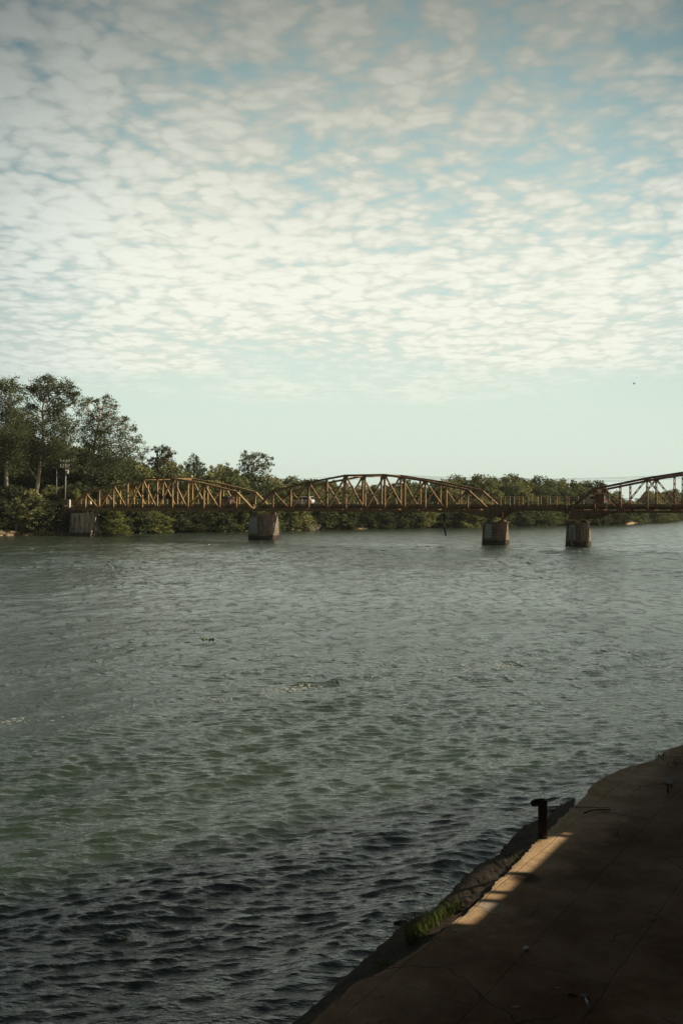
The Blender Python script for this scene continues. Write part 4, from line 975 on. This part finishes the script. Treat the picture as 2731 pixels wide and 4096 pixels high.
# grass
def grass(pts, n, hmin, hmax, seed, label, zf, name='grass_tuft', lean=(-.3, 0)):
    g = random.Random(seed); V = []; F = []
    for i in range(n):
        (x, y) = g.choice(pts); x += g.uniform(-22, 22); y += g.uniform(-14, 14)
        p = G(x, y, zf); h = g.uniform(hmin, hmax); a = g.uniform(0, 6.28); k = g.uniform(.1, .75)*h; w = g.uniform(.004, .009)
        d = Vector((math.cos(a)*k+lean[0]*h*.5, math.sin(a)*k, 0)); sd = Vector((-math.sin(a), math.cos(a), 0))*w; b0 = len(V)
        for q, ww in ((0, 1), (.35, .9), (.7, .6), (1, .06)):
            c = p + d*q*q + Vector((0, 0, h*(q - .35*q*q*k/h))); V += [tuple(c-sd*ww), tuple(c+sd*ww)]
        F += [(b0+2*j, b0+2*j+1, b0+2*j+3, b0+2*j+2) for j in range(3)]
    o = mesh_np(name, np.array(V), np.array(F), M['grass']); return tag(o, label, 'grass')
grass([(1640,3745),(1665,3735),(1690,3735),(1715,3715),(1735,3705),(1760,3690),(1700,3755),(1660,3770),(1790,3680),(1740,3715),(1800,3662),(1650,3790),(1830,3650)], 620, .10, .34, 31, 'bright green grass tuft growing between pavement and water', .22)
grass([(1520,3885),(1540,3880),(1555,3870),(1510,3900)], 70, .06, .2, 32, 'small sparse grass tuft left of the bright one', .25)
grass([(2046,3448),(2052,3442)], 22, .05, .12, 33, 'tiny weed sprig below the mooring post', .3)
grass([(2640,3030)], 70, .04, .12, 34, 'sparse weed in the joint of the far slab edge', ZQ+.1)
grass([(2690,3060),(2722,3050),(2715,3048)], 60, .05, .12, 35, 'dark low weed in a joint above the plate stand', ZQ+.003)
grass([(2590,3045),(2594,3046)], 4, .5, .62, 36, 'tall thin stems leaning over the water at the far slab', ZQ+.003, 'thin_stem', (-.7, 0))
# floating hyacinth
hc = G(837, 2566, .03); fp = empty('floating_plant', hc, 'small clump of floating leaves drifting in mid river', 'water plant')
g_ = random.Random(3)
for i in range(9):
    a = g_.uniform(0, 6.28); q = hc + Vector((g_.uniform(-.26,.26), g_.uniform(-.12,.12), 0)); mb = MB(); L = g_.uniform(.12,.24)
    tipd = Vector((math.cos(a)*.6, math.sin(a)*.6, .8)).normalized(); sd = tipd.cross(Vector((0,0,1))).normalized()*L*.35
    mb.add([q, q+tipd*L*.5+sd, q+tipd*L, q+tipd*L*.5-sd], [(0,1,2,3)]); mb.build('leaf', M['leaf_bright'] if i % 3 == 0 else M['leaf_dark'], fp, recalc=False)
# bird
bc = D(2534, 1533, 95); bird = empty('bird', bc, 'small dark bird in flight high at the right above the bridge', 'bird')
mb = MB(); mb.tube([bc+Vector((-.10,.05,-.0)), bc+Vector((-.05,.02,.0)), bc, bc+Vector((.07,-.02,0)), bc+Vector((.10,-.03,0)), bc+Vector((.125,-.04,0))], [.005,.03,.035,.024,.02,.003], 8); mb.build('body', M['feather'], bird, smooth=True)
for (tip, mid) in ((Vector((-.13,.05,.02)), Vector((-.03,.02,.06))), (Vector((-.05,-.02,-.16)), Vector((.02,0,-.08)))):
    mb = MB(); o_ = Vector((.0,0,0)); ch = Vector((.05,0,0))
    mb.hexa([bc+o_-ch, bc+o_+ch, bc+mid+ch*.8, bc+mid-ch*.8, bc+o_-ch+Vector((0,.01,0)), bc+o_+ch+Vector((0,.01,0)), bc+mid+ch*.8+Vector((0,.01,0)), bc+mid-ch*.8+Vector((0,.01,0))])
    mb.add([bc+mid-ch*.8, bc+mid+ch*.8, bc+tip, bc+mid-ch*.8+Vector((0,.01,0))], [(0,1,2),(0,2,3),(3,2,1)]); mb.build('wing', M['feather'], bird, recalc=False)

# ------------------------------------------------------------------ riverside house, right of the frame: it throws the quay into shade
fa = Vector((7.1+.35, 14.0-.05, 0)); fd = Vector((.505,.865,0)).normalized(); fn = Vector((fd.y, -fd.x, 0))
house = empty('riverside_house', fa, 'gabled riverside house just outside the right edge, shading the quay', 'house')
def FB(bx, z, d=0): return fa + fd*bx + fn*d + Vector((0,0,z))
def wall(polys):
    mb = MB()
    for p in polys: mb.prism(p, lambda a, b_, w: FB(a, b_, w), 0, .25)
    return mb
ZL, ZU = 3.77+ZQ, 4.45+ZQ
roofz = lambda bx: 8.15+ZQ-.46*(bx+2.0)
wl = [[(-5.5,0),(11.5,0),(11.5,roofz(11.5)),(6.62,ZL),(-5.5,ZL)]]
for (a0, a1) in ((-5.5,-1.5),(-.56,-.5),(-.2,-.14),(.64,.72),(2.70,2.76),(3.0,4.35),(5.55,6.1)): wl.append([(a0,ZL+.003),(a1,ZL+.003),(a1,ZU-.003),(a0,ZU-.003)])
wl.append([(-5.5,ZU),(5.1,ZU),(-2.0,roofz(-2.0)),(-5.5,roofz(-2.0)-1.6)])
wall(wl).build('front_wall', M['wall_bldg'], house)
mb = MB(); mb.prism([(-5.5,ZL),(-2.0+.0,ZL),(-5.5,ZL)], lambda a, b_, w: FB(a, b_, w), .3, .4) if False else None
mb = MB(); mb.prism([(-5.9,roofz(-2)-1.75),(-2,roofz(-2)+.03),(11.9,roofz(11.9)+.03),(11.9,roofz(11.9)+.2),(-2,roofz(-2)+.22),(-5.9,roofz(-2)-1.55)], lambda a, b_, w: FB(a, b_, w), -.25, 2.2); mb.build('roof', M['roof_bldg'], house)
for k in range(26):      # unseen slats added above the roof, thinner upwards to soften the shadow's edge
    zo = .27 + k*.085; th_ = .078*(1-k/26.5); mb = MB()
    mb.bar(FB(-1.95, roofz(-2)+zo, .1), FB(11.8, roofz(11.8)+zo, .1), .03, th_)
    mb.bar(FB(-5.85, roofz(-2)-1.72+zo, .1), FB(-2.0, roofz(-2)+zo, .1), .03, th_)
    mb.build('shadow_softener_slat', M['wall_bldg'], house)
mb = MB()
for bx in (-5.6, -2, 1.4, 4.8, 8.2, 11.6): zz_ = roofz(bx) if bx >= -2 else roofz(-2)-1.65; mb.bar(FB(bx, zz_+.18, .16), FB(bx, zz_+2.4, .16), .07, .07)
mb.build('shadow_softener_post', M['wall_bldg'], house)  # added posts carrying the shadow-softening slats
mb = MB(); mb.prism([(11.25,0),(11.5,0),(11.5,3.2),(11.25,3.2)], lambda a, b_, w: FB(a, b_, w), .26, 2); mb.prism([(-5.5,0),(-5.25,0),(-5.25,6.1),(-5.5,6.1)], lambda a, b_, w: FB(a, b_, w), .26, 2); mb.build('side_wall', M['wall_bldg'], house)
mb = MB()
for a in (-1.46, 2.96, 5.5): mb.bar(FB(a, ZL+.02, .12), FB(a, ZU-.02, .12), .05, .05)
mb.build('window_frame', M['wall_bldg'], house)
# unseen block added behind the viewer to keep skylight off the quay
bb = empty('rear_sky_blocker', (1,-6,ZQ), 'unseen dark house-shaped block added behind the viewpoint to cut skylight', 'house')
mb = MB(); mb.box((-7,-12,ZQ), (12,-1.2,10)); mb.build('wall', M['wall_bldg'], bb)
mb = MB(); mb.prism([(-7.6,10.003),(12.6,10.003),(2.5,13.5)], lambda a, b_, w: Vector((a, w, b_)), -12.6, -.7); mb.build('roof', M['roof_bldg'], bb)

# ------------------------------------------------------------------ haze
HAZE = .00012
if HAZE:
    mb = MB(); mb.box((-2300,-420,-3.4), (2300,2300,48)); m = bpy.data.materials.new('haze_air'); m.use_nodes = True
    nt = m.node_tree; nt.nodes.clear(); o_ = nt.nodes.new('ShaderNodeOutputMaterial'); vo = nt.nodes.new('ShaderNodeVolumePrincipled')
    vo.inputs['Color'].default_value = (.86,.93,.90,1); vo.inputs['Density'].default_value = HAZE; vo.inputs['Anisotropy'].default_value = .3
    nt.links.new(vo.outputs[0], o_.inputs['Volume'])
    tag(mb.build('haze', m), 'thin pale haze over the river', kind='stuff')

# ------------------------------------------------------------------ sky
SUN_AZ, SUN_EL = R(100), R(37)       # azimuth clockwise from the view direction (+Y)
w = bpy.data.worlds.new('World'); sc.world = w; w.use_nodes = True
t = NT(w.node_tree); t.n.clear()
sky = t.new('ShaderNodeTexSky'); sky.sky_type = 'NISHITA'; sky.sun_disc = False; sky.sun_elevation = SUN_EL; sky.sun_rotation = SUN_AZ
sky.air_density = 1.0; sky.dust_density = 1.2; sky.ozone_density = 1.5
d = t.new('ShaderNodeTexCoord').outputs['Generated']
sp = t.new('ShaderNodeSeparateXYZ', {0: d}); dz = sp.outputs[2]
inv = t.m('DIVIDE', 1.0, t.m('ADD', t.m('MAXIMUM', dz, .0), .085))
pl = t.vmath('MULTIPLY', t.vmath('SCALE', d, inv), (-1, .95, 0))
warp = t.vmath('ADD', t.vmath('SCALE', t.vmath('SUBTRACT', t.noise(pl, 4.0, 2, .5, out=1), (.5,.5,.5)), .12), t.vmath('SCALE', t.vmath('SUBTRACT', t.noise(pl, 26, 3, .6, out=1), (.5,.5,.5)), .035))
pw = t.vmath('ADD', pl, warp)
def cells(v, sc_, w0):
    e = t.new('ShaderNodeTexVoronoi', {'Vector': v, 'Scale': sc_, 'Randomness': 1.0}, feature='F1', voronoi_dimensions='2D').outputs['Distance']
    return t.ss(e, .10, w0, 1, 0)
puff = t.m('ADD', t.m('MULTIPLY', cells(pw, 10.0, .85), .62), t.m('MULTIPLY', cells(t.vmath('ADD', pw, (5.3, 2.1, 0)), 23.0, .84), .38))
fb = t.noise(pw, 15, 5, .55); big = t.noise(t.vmath('ADD', pl, (3.1, 1.7, 0)), .95, 4, .55); med = t.noise(t.vmath('ADD', pl, (7.7, 2.2, 0)), 4.2, 3, .55)
den = t.m('ADD', t.m('MULTIPLY', t.m('SUBTRACT', puff, .45), 1.05), t.m('MULTIPLY', t.m('SUBTRACT', fb, .5), 1.15))
den = t.m('ADD', den, t.m('MULTIPLY', t.m('SUBTRACT', big, .5), 1.9)); den = t.m('ADD', den, t.m('MULTIPLY', t.m('SUBTRACT', med, .5), 1.25))
den = t.m('SUBTRACT', den, t.ss(dz, .20, .46, -.12, .0))
cov = t.ss(den, -.66, .34)
cov = t.m('MULTIPLY', cov, t.ss(t.m('ADD', dz, t.m('MULTIPLY', t.m('SUBTRACT', big, .5), .14)), .088, .165))
# brightness of the veil: strongest low over the river, weaker high up and to the sides
gdir = Vector((.05, math.cos(R(12)), math.sin(R(12)))).normalized()
gd = t.vmath('DOT_PRODUCT', t.vmath('NORMALIZE', d), tuple(gdir))
glow = t.ss(gd, .90, .99)
az = t.m('DIVIDE', t.new('ShaderNodeSeparateXYZ', {0: d}).outputs[1], t.m('SQRT', t.m('ADD', .0001, t.m('SUBTRACT', 1.0, t.m('MULTIPLY', dz, dz)))))
side = t.ss(az, -.1, .98)
vert = t.m('MULTIPLY', t.ss(dz, .20, .50, 1, .37), t.ss(dz, .47, .80, 1, .30))
corner = t.ss(gd, .85, .985, .48, 1)
br_ = t.m('MULTIPLY', t.m('MULTIPLY', t.m('MULTIPLY', vert, corner), t.m('ADD', .08, t.m('MULTIPLY', side, .92))), .845)
soft = t.m('ADD', .84, t.m('MULTIPLY', t.ss(den, -.1, .75), .18))
cloud = t.vmath('SCALE', t.mix(glow, (.91,1.0,.955), (1.0,1.01,.87)), t.m('MULTIPLY', br_, soft))
blue = t.vmath('SCALE', t.vmath('MULTIPLY', sky, (1.1,.98,.66)), .045)
blue = t.vmath('ADD', blue, t.vmath('SCALE', t.mix(glow, (.09,.29,.36), (.54,.72,.69)), t.m('MULTIPLY', br_, .85)))
low = t.ss(dz, .02, .28, 1, 0)
hor = t.vmath('SCALE', (.64,.735,.635), t.m('ADD', .10, t.m('MULTIPLY', side, .92)))
blue = t.mix(low, blue, hor)
c = t.mix(t.m('MULTIPLY', cov, .92), blue, cloud)
bg = t.new('ShaderNodeBackground', {'Color': c, 'Strength': 1.0})
out = t.new('ShaderNodeOutputWorld', {0: bg.outputs[0]})
sun = bpy.data.lights.new('sun', 'SUN'); sun.energy = 5.0; sun.angle = R(.9); sun.color = (1, .86, .66)
so = bpy.data.objects.new('sun', sun); col.objects.link(so)
sd = Vector((math.sin(SUN_AZ)*math.cos(SUN_EL), math.cos(SUN_AZ)*math.cos(SUN_EL), math.sin(SUN_EL)))
so.rotation_euler = (-sd).to_track_quat('-Z', 'Y').to_euler(); so.location = (30, -5, 40)

cam = bpy.data.cameras.new('camera'); co = bpy.data.objects.new('camera', cam); col.objects.link(co)
co.location = (0, 0, EYE); co.rotation_euler = (R(90), 0, 0)
cam.sensor_fit = 'VERTICAL'; cam.sensor_height = 36; cam.lens = 36*FP/4096; cam.shift_y = -32/4096; cam.clip_end = 6000; cam.clip_start = .1
sc.camera = co
sc.view_settings.view_transform = 'Standard'; sc.view_settings.look = 'None'; sc.view_settings.exposure = 0.16; sc.view_settings.gamma = 1
sc.cycles.volume_bounces = 0; sc.cycles.max_bounces = 6
